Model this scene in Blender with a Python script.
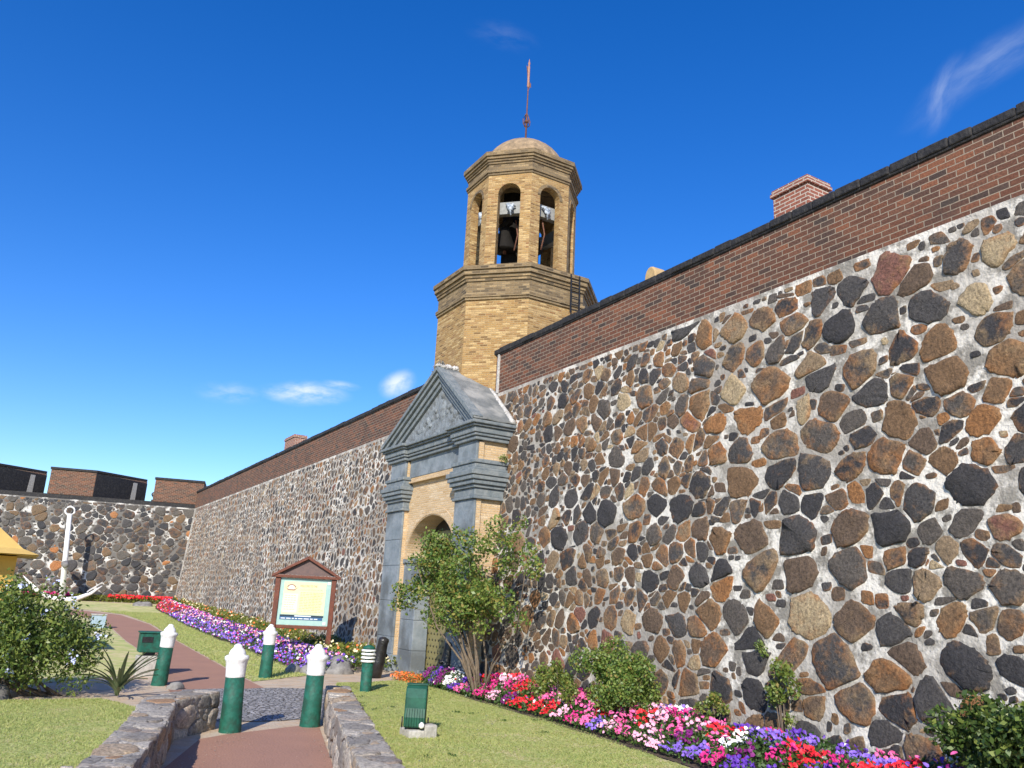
import bpy, bmesh, math, random
import numpy as np
from mathutils import Vector, Matrix
R = math.radians
random.seed(7); rng = np.random.default_rng(7)
S = bpy.context.scene
COL = S.collection
for o in list(bpy.data.objects): bpy.data.objects.remove(o)

# ---------------------------------------------------------------- camera
cd = bpy.data.cameras.new('camera'); cam = bpy.data.objects.new('camera', cd); COL.objects.link(cam)
cd.sensor_width = 36; cd.lens = 805 / 1024 * 36; cd.clip_start = .05; cd.clip_end = 6000
p_, r_, a_ = .264, .049, .53
Fv = Vector((math.sin(a_)*math.cos(p_), math.cos(a_)*math.cos(p_), math.sin(p_)))
R0 = Vector((math.cos(a_), -math.sin(a_), 0)); U0 = R0.cross(Fv)
Rv = math.cos(r_)*R0 + math.sin(r_)*U0; Uv = -math.sin(r_)*R0 + math.cos(r_)*U0
cam.matrix_world = Matrix(((Rv.x, Uv.x, -Fv.x, 0), (Rv.y, Uv.y, -Fv.y, 0), (Rv.z, Uv.z, -Fv.z, 1.65), (0, 0, 0, 1)))
S.camera = cam
# ---------------------------------------------------------------- light
SUN_EL, SUN_AZ = 32.0, 218.5
W = bpy.data.worlds.new('World'); S.world = W; W.use_nodes = True
nt = W.node_tree; nt.nodes.clear()
def N(nt, t, **k):
    n = nt.nodes.new(t)
    for a, v in k.items(): setattr(n, a, v)
    return n
L = nt.links.new
sky = N(nt, 'ShaderNodeTexSky', sky_type='NISHITA', sun_disc=False, sun_elevation=R(SUN_EL), sun_rotation=R(SUN_AZ),
        air_density=1.0, dust_density=0.2, ozone_density=4.0, altitude=0)
hsv = N(nt, 'ShaderNodeHueSaturation'); hsv.inputs['Hue'].default_value = .515; hsv.inputs['Saturation'].default_value = 1.335; hsv.inputs['Value'].default_value = 1.46
L(sky.outputs[0], hsv.inputs['Color'])
# thin wisps of cloud in chosen parts of the sky
tc = N(nt, 'ShaderNodeTexCoord')
def cloud(d, rad, stretch, scale, lo, hi, amt):
    mp = N(nt, 'ShaderNodeMapping'); mp.inputs['Rotation'].default_value = stretch[0]; mp.inputs['Scale'].default_value = stretch[1]
    L(tc.outputs['Generated'], mp.inputs[0])
    nz = N(nt, 'ShaderNodeTexNoise'); nz.inputs['Scale'].default_value = scale; nz.inputs['Detail'].default_value = 7; nz.inputs['Roughness'].default_value = .62
    L(mp.outputs[0], nz.inputs['Vector'])
    mr = N(nt, 'ShaderNodeMapRange'); mr.inputs[1].default_value = lo; mr.inputs[2].default_value = hi; L(nz.outputs[0], mr.inputs[0])
    dist = N(nt, 'ShaderNodeVectorMath', operation='DISTANCE'); dist.inputs[1].default_value = d
    L(tc.outputs['Generated'], dist.inputs[0])
    fr = N(nt, 'ShaderNodeMapRange', interpolation_type='SMOOTHSTEP'); fr.inputs[1].default_value = rad; fr.inputs[2].default_value = rad*.2
    fr.inputs[3].default_value = 0; fr.inputs[4].default_value = amt; L(dist.outputs['Value'], fr.inputs[0])
    m = N(nt, 'ShaderNodeMath', operation='MULTIPLY'); L(mr.outputs[0], m.inputs[0]); L(fr.outputs[0], m.inputs[1])
    return m.outputs[0]
def streak(c, a, la, lp, s1, s2, lo, hi, amt):
    c = Vector(c).normalized(); a = Vector(a); a = (a-c*a.dot(c)).normalized(); b = c.cross(a)
    def dot(v):
        n = N(nt, 'ShaderNodeVectorMath', operation='DOT_PRODUCT'); n.inputs[1].default_value = v; L(tc.outputs['Generated'], n.inputs[0]); return n.outputs['Value']
    da, db = dot(a), dot(b)
    # gentle bend and ragged edge
    wn = N(nt, 'ShaderNodeTexNoise'); wn.inputs['Scale'].default_value = 9; wn.inputs['Detail'].default_value = 4; L(tc.outputs['Generated'], wn.inputs['Vector'])
    wm = N(nt, 'ShaderNodeMath', operation='MULTIPLY_ADD'); wm.inputs[1].default_value = lp*1.6; wm.inputs[2].default_value = -lp*.8; L(wn.outputs[0], wm.inputs[0])
    dc = N(nt, 'ShaderNodeMath', operation='ADD'); L(db, dc.inputs[0]); L(wm.outputs[0], dc.inputs[1])
    def cmb(sa, sb):
        x = N(nt, 'ShaderNodeMath', operation='MULTIPLY'); x.inputs[1].default_value = sa; L(da, x.inputs[0])
        y = N(nt, 'ShaderNodeMath', operation='MULTIPLY'); y.inputs[1].default_value = sb; L(dc.outputs[0], y.inputs[0])
        z = N(nt, 'ShaderNodeCombineXYZ'); L(x.outputs[0], z.inputs[0]); L(y.outputs[0], z.inputs[1]); return z.outputs[0]
    ln = N(nt, 'ShaderNodeVectorMath', operation='LENGTH'); L(cmb(1/la, 1/lp), ln.inputs[0])
    fr = N(nt, 'ShaderNodeMapRange', interpolation_type='SMOOTHSTEP'); fr.inputs[1].default_value = 1; fr.inputs[2].default_value = .05; fr.inputs[3].default_value = 0; fr.inputs[4].default_value = amt; L(ln.outputs['Value'], fr.inputs[0])
    front = dot(c); gt = N(nt, 'ShaderNodeMath', operation='GREATER_THAN'); gt.inputs[1].default_value = .5; L(front, gt.inputs[0])
    nz = N(nt, 'ShaderNodeTexNoise'); nz.inputs['Scale'].default_value = 1; nz.inputs['Detail'].default_value = 9; nz.inputs['Roughness'].default_value = .6; L(cmb(s1, s2), nz.inputs['Vector'])
    mr = N(nt, 'ShaderNodeMapRange'); mr.inputs[1].default_value = lo; mr.inputs[2].default_value = hi; L(nz.outputs[0], mr.inputs[0])
    m = N(nt, 'ShaderNodeMath', operation='MULTIPLY'); L(mr.outputs[0], m.inputs[0]); L(fr.outputs[0], m.inputs[1])
    m2 = N(nt, 'ShaderNodeMath', operation='MULTIPLY'); L(m.outputs[0], m2.inputs[0]); L(gt.outputs[0], m2.inputs[1]); return m2.outputs[0]
H_ = (.96,-.27,.0)
cl = [streak((.757,.365,.548), (.223,-.883,.415), .11, .026, 12, 55, .3, .9, .33),
      streak((.745,.405,.53), (.1,-.5,.85), .05, .02, 20, 70, .3, .8, .35),
      streak((.262,.94,.228), H_, .062, .017, 30, 90, .32, .62, .85), streak((.30,.93,.243), H_, .03, .008, 30, 90, .32, .62, .5),
      streak((.18,.96,.222), H_, .045, .017, 28, 80, .38, .75, .45),
      streak((.363,.90,.253), (.7,-.2,.7), .028, .019, 38, 60, .22, .55, .95),
      streak((.37,.69,.62), H_, .05, .02, 20, 60, .4, .9, .12)]
acc = cl[0]
for c_ in cl[1:]:
    m = N(nt, 'ShaderNodeMath', operation='MAXIMUM'); L(acc, m.inputs[0]); L(c_, m.inputs[1]); acc = m.outputs[0]
mx = N(nt, 'ShaderNodeMix', data_type='RGBA'); L(acc, mx.inputs[0]); L(hsv.outputs[0], mx.inputs[6]); mx.inputs[7].default_value = (6.5, 7.2, 8.2, 1)
bg = N(nt, 'ShaderNodeBackground'); bg.inputs[1].default_value = .12; L(mx.outputs[2], bg.inputs[0])
L(bg.outputs[0], N(nt, 'ShaderNodeOutputWorld').inputs[0])
sd = bpy.data.lights.new('sun', 'SUN'); sd.energy = 5.0; sd.angle = R(.53); sd.color = (1, .93, .82)
sun = bpy.data.objects.new('sun', sd); COL.objects.link(sun)
sv = Vector((math.sin(R(SUN_AZ))*math.cos(R(SUN_EL)), math.cos(R(SUN_AZ))*math.cos(R(SUN_EL)), math.sin(R(SUN_EL))))
sun.rotation_euler = sv.to_track_quat('Z', 'Y').to_euler(); sun.location = (-20, -25, 30)
S.view_settings.view_transform = 'Standard'; S.view_settings.look = 'None'; S.view_settings.exposure = 0.22; S.view_settings.gamma = 1
S.render.engine = 'CYCLES'

# ---------------------------------------------------------------- materials
def mat(name, col, rough=.8, col2=None, scale=6, bump=0, bscale=30, metal=0, island=0, spec=None, detail=5, lo=.35, hi=.65, col3=None, scale3=2):
    m = bpy.data.materials.new(name); m.use_nodes = True; t = m.node_tree
    b = t.nodes['Principled BSDF']; b.inputs['Roughness'].default_value = rough; b.inputs['Metallic'].default_value = metal
    if spec is not None: b.inputs['Specular IOR Level'].default_value = spec
    b.inputs['Base Color'].default_value = (*col, 1)
    g = N(t, 'ShaderNodeTexCoord'); out = None
    if col2:
        nz = N(t, 'ShaderNodeTexNoise'); nz.inputs['Scale'].default_value = scale; nz.inputs['Detail'].default_value = detail; nz.inputs['Roughness'].default_value = .65
        t.links.new(g.outputs['Object'], nz.inputs['Vector'])
        mr = N(t, 'ShaderNodeMapRange'); mr.inputs[1].default_value = lo; mr.inputs[2].default_value = hi; t.links.new(nz.outputs[0], mr.inputs[0])
        mi = N(t, 'ShaderNodeMix', data_type='RGBA'); mi.inputs[6].default_value = (*col, 1); mi.inputs[7].default_value = (*col2, 1)
        if island:
            ge = N(t, 'ShaderNodeNewGeometry'); t.links.new(ge.outputs['Random Per Island'], mi.inputs[0])
        else: t.links.new(mr.outputs[0], mi.inputs[0])
        out = mi.outputs[2]
        if col3:
            n3 = N(t, 'ShaderNodeTexNoise'); n3.inputs['Scale'].default_value = scale3; n3.inputs['Detail'].default_value = 4
            t.links.new(g.outputs['Object'], n3.inputs['Vector'])
            r3 = N(t, 'ShaderNodeMapRange'); r3.inputs[1].default_value = .45; r3.inputs[2].default_value = .62; t.links.new(n3.outputs[0], r3.inputs[0])
            m3 = N(t, 'ShaderNodeMix', data_type='RGBA'); t.links.new(r3.outputs[0], m3.inputs[0]); t.links.new(out, m3.inputs[6]); m3.inputs[7].default_value = (*col3, 1)
            out = m3.outputs[2]
        t.links.new(out, b.inputs['Base Color'])
    if bump:
        nb = N(t, 'ShaderNodeTexNoise'); nb.inputs['Scale'].default_value = bscale; nb.inputs['Detail'].default_value = 4
        t.links.new(g.outputs['Object'], nb.inputs['Vector'])
        bu = N(t, 'ShaderNodeBump'); bu.inputs['Strength'].default_value = min(bump, 1); bu.inputs['Distance'].default_value = .02
        t.links.new(nb.outputs[0], bu.inputs['Height']); t.links.new(bu.outputs[0], b.inputs['Normal'])
    return m
def leafmat(name, c1, c2, rough=.45, trans=.25):
    m = mat(name, c1, rough, c2, island=1)
    t = m.node_tree; b = t.nodes['Principled BSDF']; o = t.nodes['Material Output']
    tr = N(t, 'ShaderNodeBsdfTranslucent'); ms = N(t, 'ShaderNodeMixShader'); ms.inputs[0].default_value = trans
    src = b.inputs['Base Color'].links[0].from_socket; t.links.new(src, tr.inputs[0])
    t.links.new(b.outputs[0], ms.inputs[1]); t.links.new(tr.outputs[0], ms.inputs[2]); t.links.new(ms.outputs[0], o.inputs[0])
    return m
def brickmat(name, cols, mortar, bw=.22, bh=.072, ms=.009, stain=(.03,.028,.025), stain_amt=.5, rough=.9):
    m = bpy.data.materials.new(name); m.use_nodes = True; t = m.node_tree; b = t.nodes['Principled BSDF']; b.inputs['Roughness'].default_value = rough
    uv = N(t, 'ShaderNodeUVMap', uv_map='UVMap')
    wn = N(t, 'ShaderNodeTexNoise'); wn.inputs['Scale'].default_value = 9; t.links.new(uv.outputs[0], wn.inputs['Vector'])
    wa = N(t, 'ShaderNodeVectorMath', operation='MULTIPLY_ADD'); wa.inputs[1].default_value = (.012,.012,0); t.links.new(wn.outputs['Color'], wa.inputs[0]); t.links.new(uv.outputs[0], wa.inputs[2])
    br = N(t, 'ShaderNodeTexBrick', offset=.5); br.inputs['Scale'].default_value = 1
    br.inputs['Brick Width'].default_value = bw; br.inputs['Row Height'].default_value = bh; br.inputs['Mortar Size'].default_value = ms
    br.inputs['Mortar Smooth'].default_value = .3; br.inputs['Bias'].default_value = 0
    br.inputs['Color1'].default_value = (0,0,0,1); br.inputs['Color2'].default_value = (1,1,1,1); br.inputs['Mortar'].default_value = (.5,.5,.5,1)
    t.links.new(wa.outputs[0], br.inputs['Vector'])
    rp = N(t, 'ShaderNodeValToRGB'); e = rp.color_ramp
    while len(e.elements) < len(cols): e.elements.new(.5)
    for i, cc in enumerate(cols): e.elements[i].position = i/(len(cols)-1); e.elements[i].color = (*cc, 1)
    t.links.new(br.outputs['Color'], rp.inputs[0])
    fn = N(t, 'ShaderNodeTexNoise'); fn.inputs['Scale'].default_value = 35; fn.inputs['Detail'].default_value = 4; t.links.new(uv.outputs[0], fn.inputs['Vector'])
    fm = N(t, 'ShaderNodeMapRange'); fm.inputs[1].default_value = .3; fm.inputs[2].default_value = .7; fm.inputs[3].default_value = .72; fm.inputs[4].default_value = 1.25; t.links.new(fn.outputs[0], fm.inputs[0])
    mu = N(t, 'ShaderNodeVectorMath', operation='SCALE'); t.links.new(rp.outputs[0], mu.inputs[0]); t.links.new(fm.outputs[0], mu.inputs['Scale'])
    mi = N(t, 'ShaderNodeMix', data_type='RGBA'); mi.inputs[7].default_value = (*mortar, 1); t.links.new(br.outputs['Fac'], mi.inputs[0]); t.links.new(mu.outputs[0], mi.inputs[6])
    sn = N(t, 'ShaderNodeTexNoise'); sn.inputs['Scale'].default_value = 1.3; sn.inputs['Detail'].default_value = 8; sn.inputs['Roughness'].default_value = .7; t.links.new(uv.outputs[0], sn.inputs['Vector'])
    sm = N(t, 'ShaderNodeMapRange'); sm.inputs[1].default_value = .52; sm.inputs[2].default_value = .75; sm.inputs[4].default_value = stain_amt; t.links.new(sn.outputs[0], sm.inputs[0])
    m2 = N(t, 'ShaderNodeMix', data_type='RGBA'); t.links.new(sm.outputs[0], m2.inputs[0]); t.links.new(mi.outputs[2], m2.inputs[6]); m2.inputs[7].default_value = (*stain, 1)
    t.links.new(m2.outputs[2], b.inputs['Base Color'])
    ad = N(t, 'ShaderNodeMath', operation='MULTIPLY_ADD'); ad.inputs[1].default_value = -1.0; t.links.new(br.outputs['Fac'], ad.inputs[0]); t.links.new(fn.outputs[0], ad.inputs[2])
    bu = N(t, 'ShaderNodeBump'); bu.inputs['Strength'].default_value = .8; bu.inputs['Distance'].default_value = .008; t.links.new(ad.outputs[0], bu.inputs['Height']); t.links.new(bu.outputs[0], b.inputs['Normal'])
    return m
def stonemat(name, ramp, rust=.75, bright=1):
    m = bpy.data.materials.new(name); m.use_nodes = True; t = m.node_tree; b = t.nodes['Principled BSDF']; b.inputs['Roughness'].default_value = .85
    at = N(t, 'ShaderNodeAttribute', attribute_name='tone'); sp = N(t, 'ShaderNodeSeparateColor'); t.links.new(at.outputs['Color'], sp.inputs[0])
    rp = N(t, 'ShaderNodeValToRGB'); e = rp.color_ramp; e.interpolation = 'CONSTANT'
    while len(e.elements) < len(ramp): e.elements.new(.5)
    for i, (ps, cc) in enumerate(ramp): e.elements[i].position = ps; e.elements[i].color = (*[x*bright for x in cc], 1)
    t.links.new(sp.outputs[0], rp.inputs[0])
    tc = N(t, 'ShaderNodeTexCoord')
    n1 = N(t, 'ShaderNodeTexNoise'); n1.inputs['Scale'].default_value = 6.5; n1.inputs['Detail'].default_value = 8; n1.inputs['Roughness'].default_value = .7; t.links.new(tc.outputs['Object'], n1.inputs['Vector'])
    # rusty weathering that gathers on stone rims and in blotches
    ad = N(t, 'ShaderNodeMath', operation='MULTIPLY_ADD'); ad.inputs[1].default_value = .2; t.links.new(sp.outputs[1], ad.inputs[0]); t.links.new(n1.outputs[0], ad.inputs[2])
    ad2 = N(t, 'ShaderNodeMath', operation='MULTIPLY_ADD'); ad2.inputs[1].default_value = .34; t.links.new(sp.outputs[2], ad2.inputs[0]); t.links.new(ad.outputs[0], ad2.inputs[2])
    mr = N(t, 'ShaderNodeMapRange'); mr.inputs[1].default_value = .77; mr.inputs[2].default_value = .95; mr.inputs[4].default_value = rust; t.links.new(ad2.outputs[0], mr.inputs[0])
    n0 = N(t, 'ShaderNodeTexNoise'); n0.inputs['Scale'].default_value = 3; t.links.new(tc.outputs['Object'], n0.inputs['Vector'])
    rr = N(t, 'ShaderNodeValToRGB'); rr.color_ramp.elements[0].color = (.32,.13,.038,1); rr.color_ramp.elements[0].position = .35; rr.color_ramp.elements[1].color = (.28,.19,.10,1); rr.color_ramp.elements[1].position = .62
    t.links.new(n0.outputs[0], rr.inputs[0])
    mi = N(t, 'ShaderNodeMix', data_type='RGBA'); t.links.new(mr.outputs[0], mi.inputs[0]); t.links.new(rp.outputs[0], mi.inputs[6]); t.links.new(rr.outputs[0], mi.inputs[7])
    n2 = N(t, 'ShaderNodeTexNoise'); n2.inputs['Scale'].default_value = 28; n2.inputs['Detail'].default_value = 6; n2.inputs['Roughness'].default_value = .75; t.links.new(tc.outputs['Object'], n2.inputs['Vector'])
    vm = N(t, 'ShaderNodeMapRange'); vm.inputs[1].default_value = .3; vm.inputs[2].default_value = .72; vm.inputs[3].default_value = .4; vm.inputs[4].default_value = 1.9; t.links.new(n2.outputs[0], vm.inputs[0])
    mu = N(t, 'ShaderNodeVectorMath', operation='SCALE'); t.links.new(mi.outputs[2], mu.inputs[0]); t.links.new(vm.outputs[0], mu.inputs['Scale'])
    t.links.new(mu.outputs[0], b.inputs['Base Color'])
    hs = N(t, 'ShaderNodeMath', operation='ADD'); t.links.new(n1.outputs[0], hs.inputs[0]); t.links.new(n2.outputs[0], hs.inputs[1])
    bu = N(t, 'ShaderNodeBump'); bu.inputs['Strength'].default_value = 1; bu.inputs['Distance'].default_value = .035; t.links.new(hs.outputs[0], bu.inputs['Height']); t.links.new(bu.outputs[0], b.inputs['Normal'])
    return m
RAMP = [(0,(.042,.039,.039)),(.2,(.065,.059,.055)),(.42,(.095,.08,.066)),(.60,(.12,.08,.052)),(.74,(.17,.10,.05)),(.84,(.27,.125,.045)),(.88,(.24,.17,.10)),(.935,(.38,.29,.17)),(.975,(.19,.085,.06))]
RAMP_D = [(0,(.04,.04,.042)),(.34,(.062,.058,.056)),(.68,(.095,.085,.072)),(.86,(.14,.095,.055)),(.975,(.34,.14,.05))]
M = {}
M['stone'] = stonemat('wall_stone', RAMP)
M['stone_far'] = stonemat('flank_stone', RAMP_D, rust=.35)
M['stone_low'] = stonemat('low_wall_stone', [(0,(.30,.27,.23)),(.3,(.43,.385,.32)),(.6,(.54,.48,.39)),(.85,(.47,.36,.24)),(.97,(.4,.24,.13))], rust=.25)
M['mortar'] = mat('lime_mortar', (.68,.64,.56), .95, (.24,.22,.185), 3.8, 1, 26, lo=.45, hi=.56, detail=9, col3=(.33,.30,.255), scale3=.7)
M['mortar_far'] = mat('flank_mortar', (.6,.58,.53), .95, (.15,.14,.125), 1.6, .8, 20, lo=.40, hi=.50, detail=8)
M['brick_red'] = brickmat('red_brick', [(.052,.036,.029),(.145,.054,.028),(.095,.046,.03),(.21,.078,.038),(.06,.043,.034)], (.31,.245,.18), bh=.078, ms=.0075, stain_amt=.55)
M['brick_yel'] = brickmat('yellow_brick', [(.16,.085,.03),(.40,.245,.085),(.30,.165,.055),(.54,.38,.17),(.24,.11,.036)], (.38,.27,.13), bw=.17, bh=.05, ms=.008, stain=(.2,.11,.045), stain_amt=.75)
M['brick_band'] = brickmat('weathered_brick', [(.08,.058,.034),(.25,.17,.08),(.16,.11,.055),(.34,.24,.12),(.11,.072,.036)], (.24,.185,.11), bw=.2, bh=.055, ms=.007, stain=(.08,.065,.045), stain_amt=.8)
M['brick_pale'] = brickmat('cream_brick', [(.50,.33,.16),(.62,.44,.24),(.55,.38,.2),(.68,.53,.34)], (.56,.45,.31), bw=.2, bh=.05, ms=.007, stain=(.36,.25,.13), stain_amt=.6)
M['brick_chim'] = brickmat('chimney_brick', [(.22,.07,.045),(.3,.1,.06),(.26,.085,.05)], (.5,.42,.34), ms=.012)
M['tar'] = mat('tarred_coping', (.016,.015,.016), .8, (.05,.046,.042), 9, 1, 18, lo=.45,hi=.75)
M['slate'] = mat('blue_grey_stone', (.17,.205,.225), .75, (.26,.29,.31), 3.5, .5, 14, col3=(.12,.135,.14), scale3=1.6, detail=8)
M['slate_dk'] = mat('dark_moulded_stone', (.13,.16,.175), .75, (.23,.25,.25), 7, .6, 20)
M['slate_lt'] = mat('tympanum_plaster', (.27,.30,.315), .9, (.19,.21,.22), 5, .8, 25, col3=(.15,.16,.16), scale3=9)
M['lead'] = mat('portal_roof_plaster', (.12,.13,.13), .85, (.19,.2,.195), 2.5, .8, 12, col3=(.30,.30,.28), scale3=2.2)
M['pale_mortar'] = mat('pale_ridge_mortar', (.62,.6,.56), .95, (.35,.34,.32), 12, 1, 25)
M['gate'] = mat('olive_gate_paint', (.21,.185,.075), .6, (.25,.22,.095), 12, .3, 40)
M['stud'] = mat('gate_stud_iron', (.045,.042,.02), .5)
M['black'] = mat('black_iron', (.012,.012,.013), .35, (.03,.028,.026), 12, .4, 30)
M['dome'] = mat('dome_plaster', (.40,.28,.16), .9, (.2,.145,.085), 7, .8, 25)
M['rust'] = mat('rusty_iron', (.09,.035,.025), .8, (.2,.09,.05), 20)
M['rustpink'] = mat('pale_rusty_pole', (.45,.25,.17), .7, (.3,.14,.09), 30)
M['bell'] = mat('dark_bronze', (.008,.007,.006), .8, (.014,.012,.01), 10, spec=.2)
M['beam'] = mat('grey_beam', (.3,.31,.3), .7, (.22,.23,.22), 14)
M['bracket'] = mat('white_painted_iron', (.5,.56,.62), .6, (.2,.24,.28), 14, lo=.45, hi=.55)
M['green'] = mat('green_gloss_paint', (.012,.10,.065), .6, (.022,.14,.095), 9, .35, 22, detail=8, lo=.4, hi=.7, spec=.3, col3=(.02,.075,.05), scale3=13)
M['green_dk'] = mat('floodlight_green', (.006,.06,.035), .6, (.015,.11,.065), 8, .1, 30)
M['white'] = mat('white_paint', (.8,.8,.78), .6, (.6,.58,.52), 12, .4, 24, detail=8, lo=.5, hi=.78)
M['concrete'] = mat('pale_concrete', (.5,.48,.43), .9, (.36,.34,.3), 14, .6, 30)
M['rock'] = mat('grey_boulder', (.28,.27,.25), .9, (.15,.14,.13), 6, 1, 12)
M['wood'] = mat('red_brown_wood', (.17,.042,.015), .5, (.10,.026,.01), 9, .3, 30)
M['woodgable'] = mat('gable_board', (.16,.10,.085), .7, (.11,.075,.07), 14)
M['teal'] = mat('board_frame', (.32,.5,.45), .4, (.38,.55,.5), 6)
M['cream'] = mat('notice_paper', (.82,.74,.36), .4, (.8,.76,.45), 3)
M['creamlt'] = mat('notice_panel', (.84,.8,.55), .4)
M['blue'] = mat('blue_banner', (.03,.11,.24), .4)
M['navy'] = mat('navy_banner', (.015,.03,.05), .4)
M['redink'] = mat('red_ink', (.6,.12,.05), .5)
M['tealink'] = mat('teal_ink', (.12,.3,.25), .5)
M['ink'] = mat('faded_ink', (.32,.27,.12), .5)
M['whiteink'] = mat('white_ink', (.75,.78,.8), .5)
M['crest'] = mat('crest_ink', (.3,.16,.14), .5)
M['ochre'] = mat('yellow_roof_paint', (.62,.42,.12), .7, (.56,.37,.1), 4)
M['ochre2'] = mat('yellow_wall_paint', (.55,.34,.07), .7, (.48,.3,.06), 4)
M['bark'] = mat('shrub_bark', (.2,.15,.1), .9, (.11,.085,.06), 14, .6, 40)
M['ground'] = mat('sandy_ground', (.62,.47,.32), .95, (.46,.34,.23), 2.2, .9, 28, col3=(.54,.45,.34), scale3=5)
M['redpath'] = mat('red_path', (.40,.215,.145), .9, (.34,.185,.13), 1.6, .6, 40, lo=.3, hi=.7, detail=10)
M['grass'] = mat('dry_lawn', (.54,.53,.20), .95, (.34,.42,.12), .7, .6, 60, lo=.38, hi=.64, col3=(.64,.55,.29), scale3=3)
M['blade'] = leafmat('grass_blade', (.62,.60,.25), (.40,.50,.15), .6, .5)
M['soil'] = mat('bed_soil', (.07,.048,.032), 1, (.12,.085,.055), 8, 1, 20)
M['leaf_tree'] = leafmat('tree_leaf', (.06,.14,.022), (.26,.32,.07))
M['leaf_yel'] = leafmat('yellowing_leaf', (.25,.24,.05), (.33,.25,.07))
M['leaf_bush'] = leafmat('plumbago_leaf', (.08,.15,.025), (.24,.28,.06))
M['leaf_dark'] = leafmat('dark_leaf', (.025,.06,.015), (.09,.14,.03))
M['leaf_bed'] = leafmat('bed_leaf', (.04,.10,.02), (.10,.16,.035))
M['marigold_leaf'] = leafmat('border_leaf', (.14,.19,.03), (.24,.24,.04))
M['aloe'] = leafmat('strap_leaf', (.05,.09,.03), (.16,.2,.1), .4, .1)
FC = dict(pink=(.80,.13,.35), lpink=(.84,.42,.55), red=(.72,.015,.03), magenta=(.62,.02,.2), white=(.86,.85,.82), purple=(.11,.03,.36), violet=(.24,.13,.60), dviolet=(.2,.01,.16), blue=(.55,.6,.85), orange=(.75,.17,.03), cream=(.82,.7,.42))
for k, v in FC.items(): M['f_'+k] = mat('petal_'+k, v, .6)

M['bluegrey'] = mat('pale_blue_paint', (.3,.42,.5), .6, (.36,.47,.55), 6)
M['gablecream'] = mat('cream_plaster', (.55,.38,.17), .8, (.42,.29,.14), 6)
# cobbles
def cobblemat():
    m = bpy.data.materials.new('grey_setts'); m.use_nodes = True; t = m.node_tree; b = t.nodes['Principled BSDF']; b.inputs['Roughness'].default_value = .75
    tc = N(t, 'ShaderNodeTexCoord'); vo = N(t, 'ShaderNodeTexVoronoi', feature='DISTANCE_TO_EDGE'); vo.inputs['Scale'].default_value = 13
    vc = N(t, 'ShaderNodeTexVoronoi'); vc.inputs['Scale'].default_value = 13
    t.links.new(tc.outputs['Object'], vo.inputs['Vector']); t.links.new(tc.outputs['Object'], vc.inputs['Vector'])
    sp = N(t, 'ShaderNodeSeparateColor'); t.links.new(vc.outputs['Color'], sp.inputs[0])
    rp = N(t, 'ShaderNodeValToRGB'); rp.color_ramp.elements[0].color = (.24,.235,.23,1); rp.color_ramp.elements[1].color = (.46,.44,.42,1); t.links.new(sp.outputs[0], rp.inputs[0])
    mr = N(t, 'ShaderNodeMapRange'); mr.inputs[1].default_value = .02; mr.inputs[2].default_value = .1; t.links.new(vo.outputs[0], mr.inputs[0])
    mi = N(t, 'ShaderNodeMix', data_type='RGBA'); mi.inputs[6].default_value = (.1,.085,.07,1); t.links.new(mr.outputs[0], mi.inputs[0]); t.links.new(rp.outputs[0], mi.inputs[7]); t.links.new(mi.outputs[2], b.inputs['Base Color'])
    bu = N(t, 'ShaderNodeBump'); bu.inputs['Distance'].default_value = .03; t.links.new(mr.outputs[0], bu.inputs['Height']); t.links.new(bu.outputs[0], b.inputs['Normal'])
    return m
M['cobble'] = cobblemat()

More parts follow.
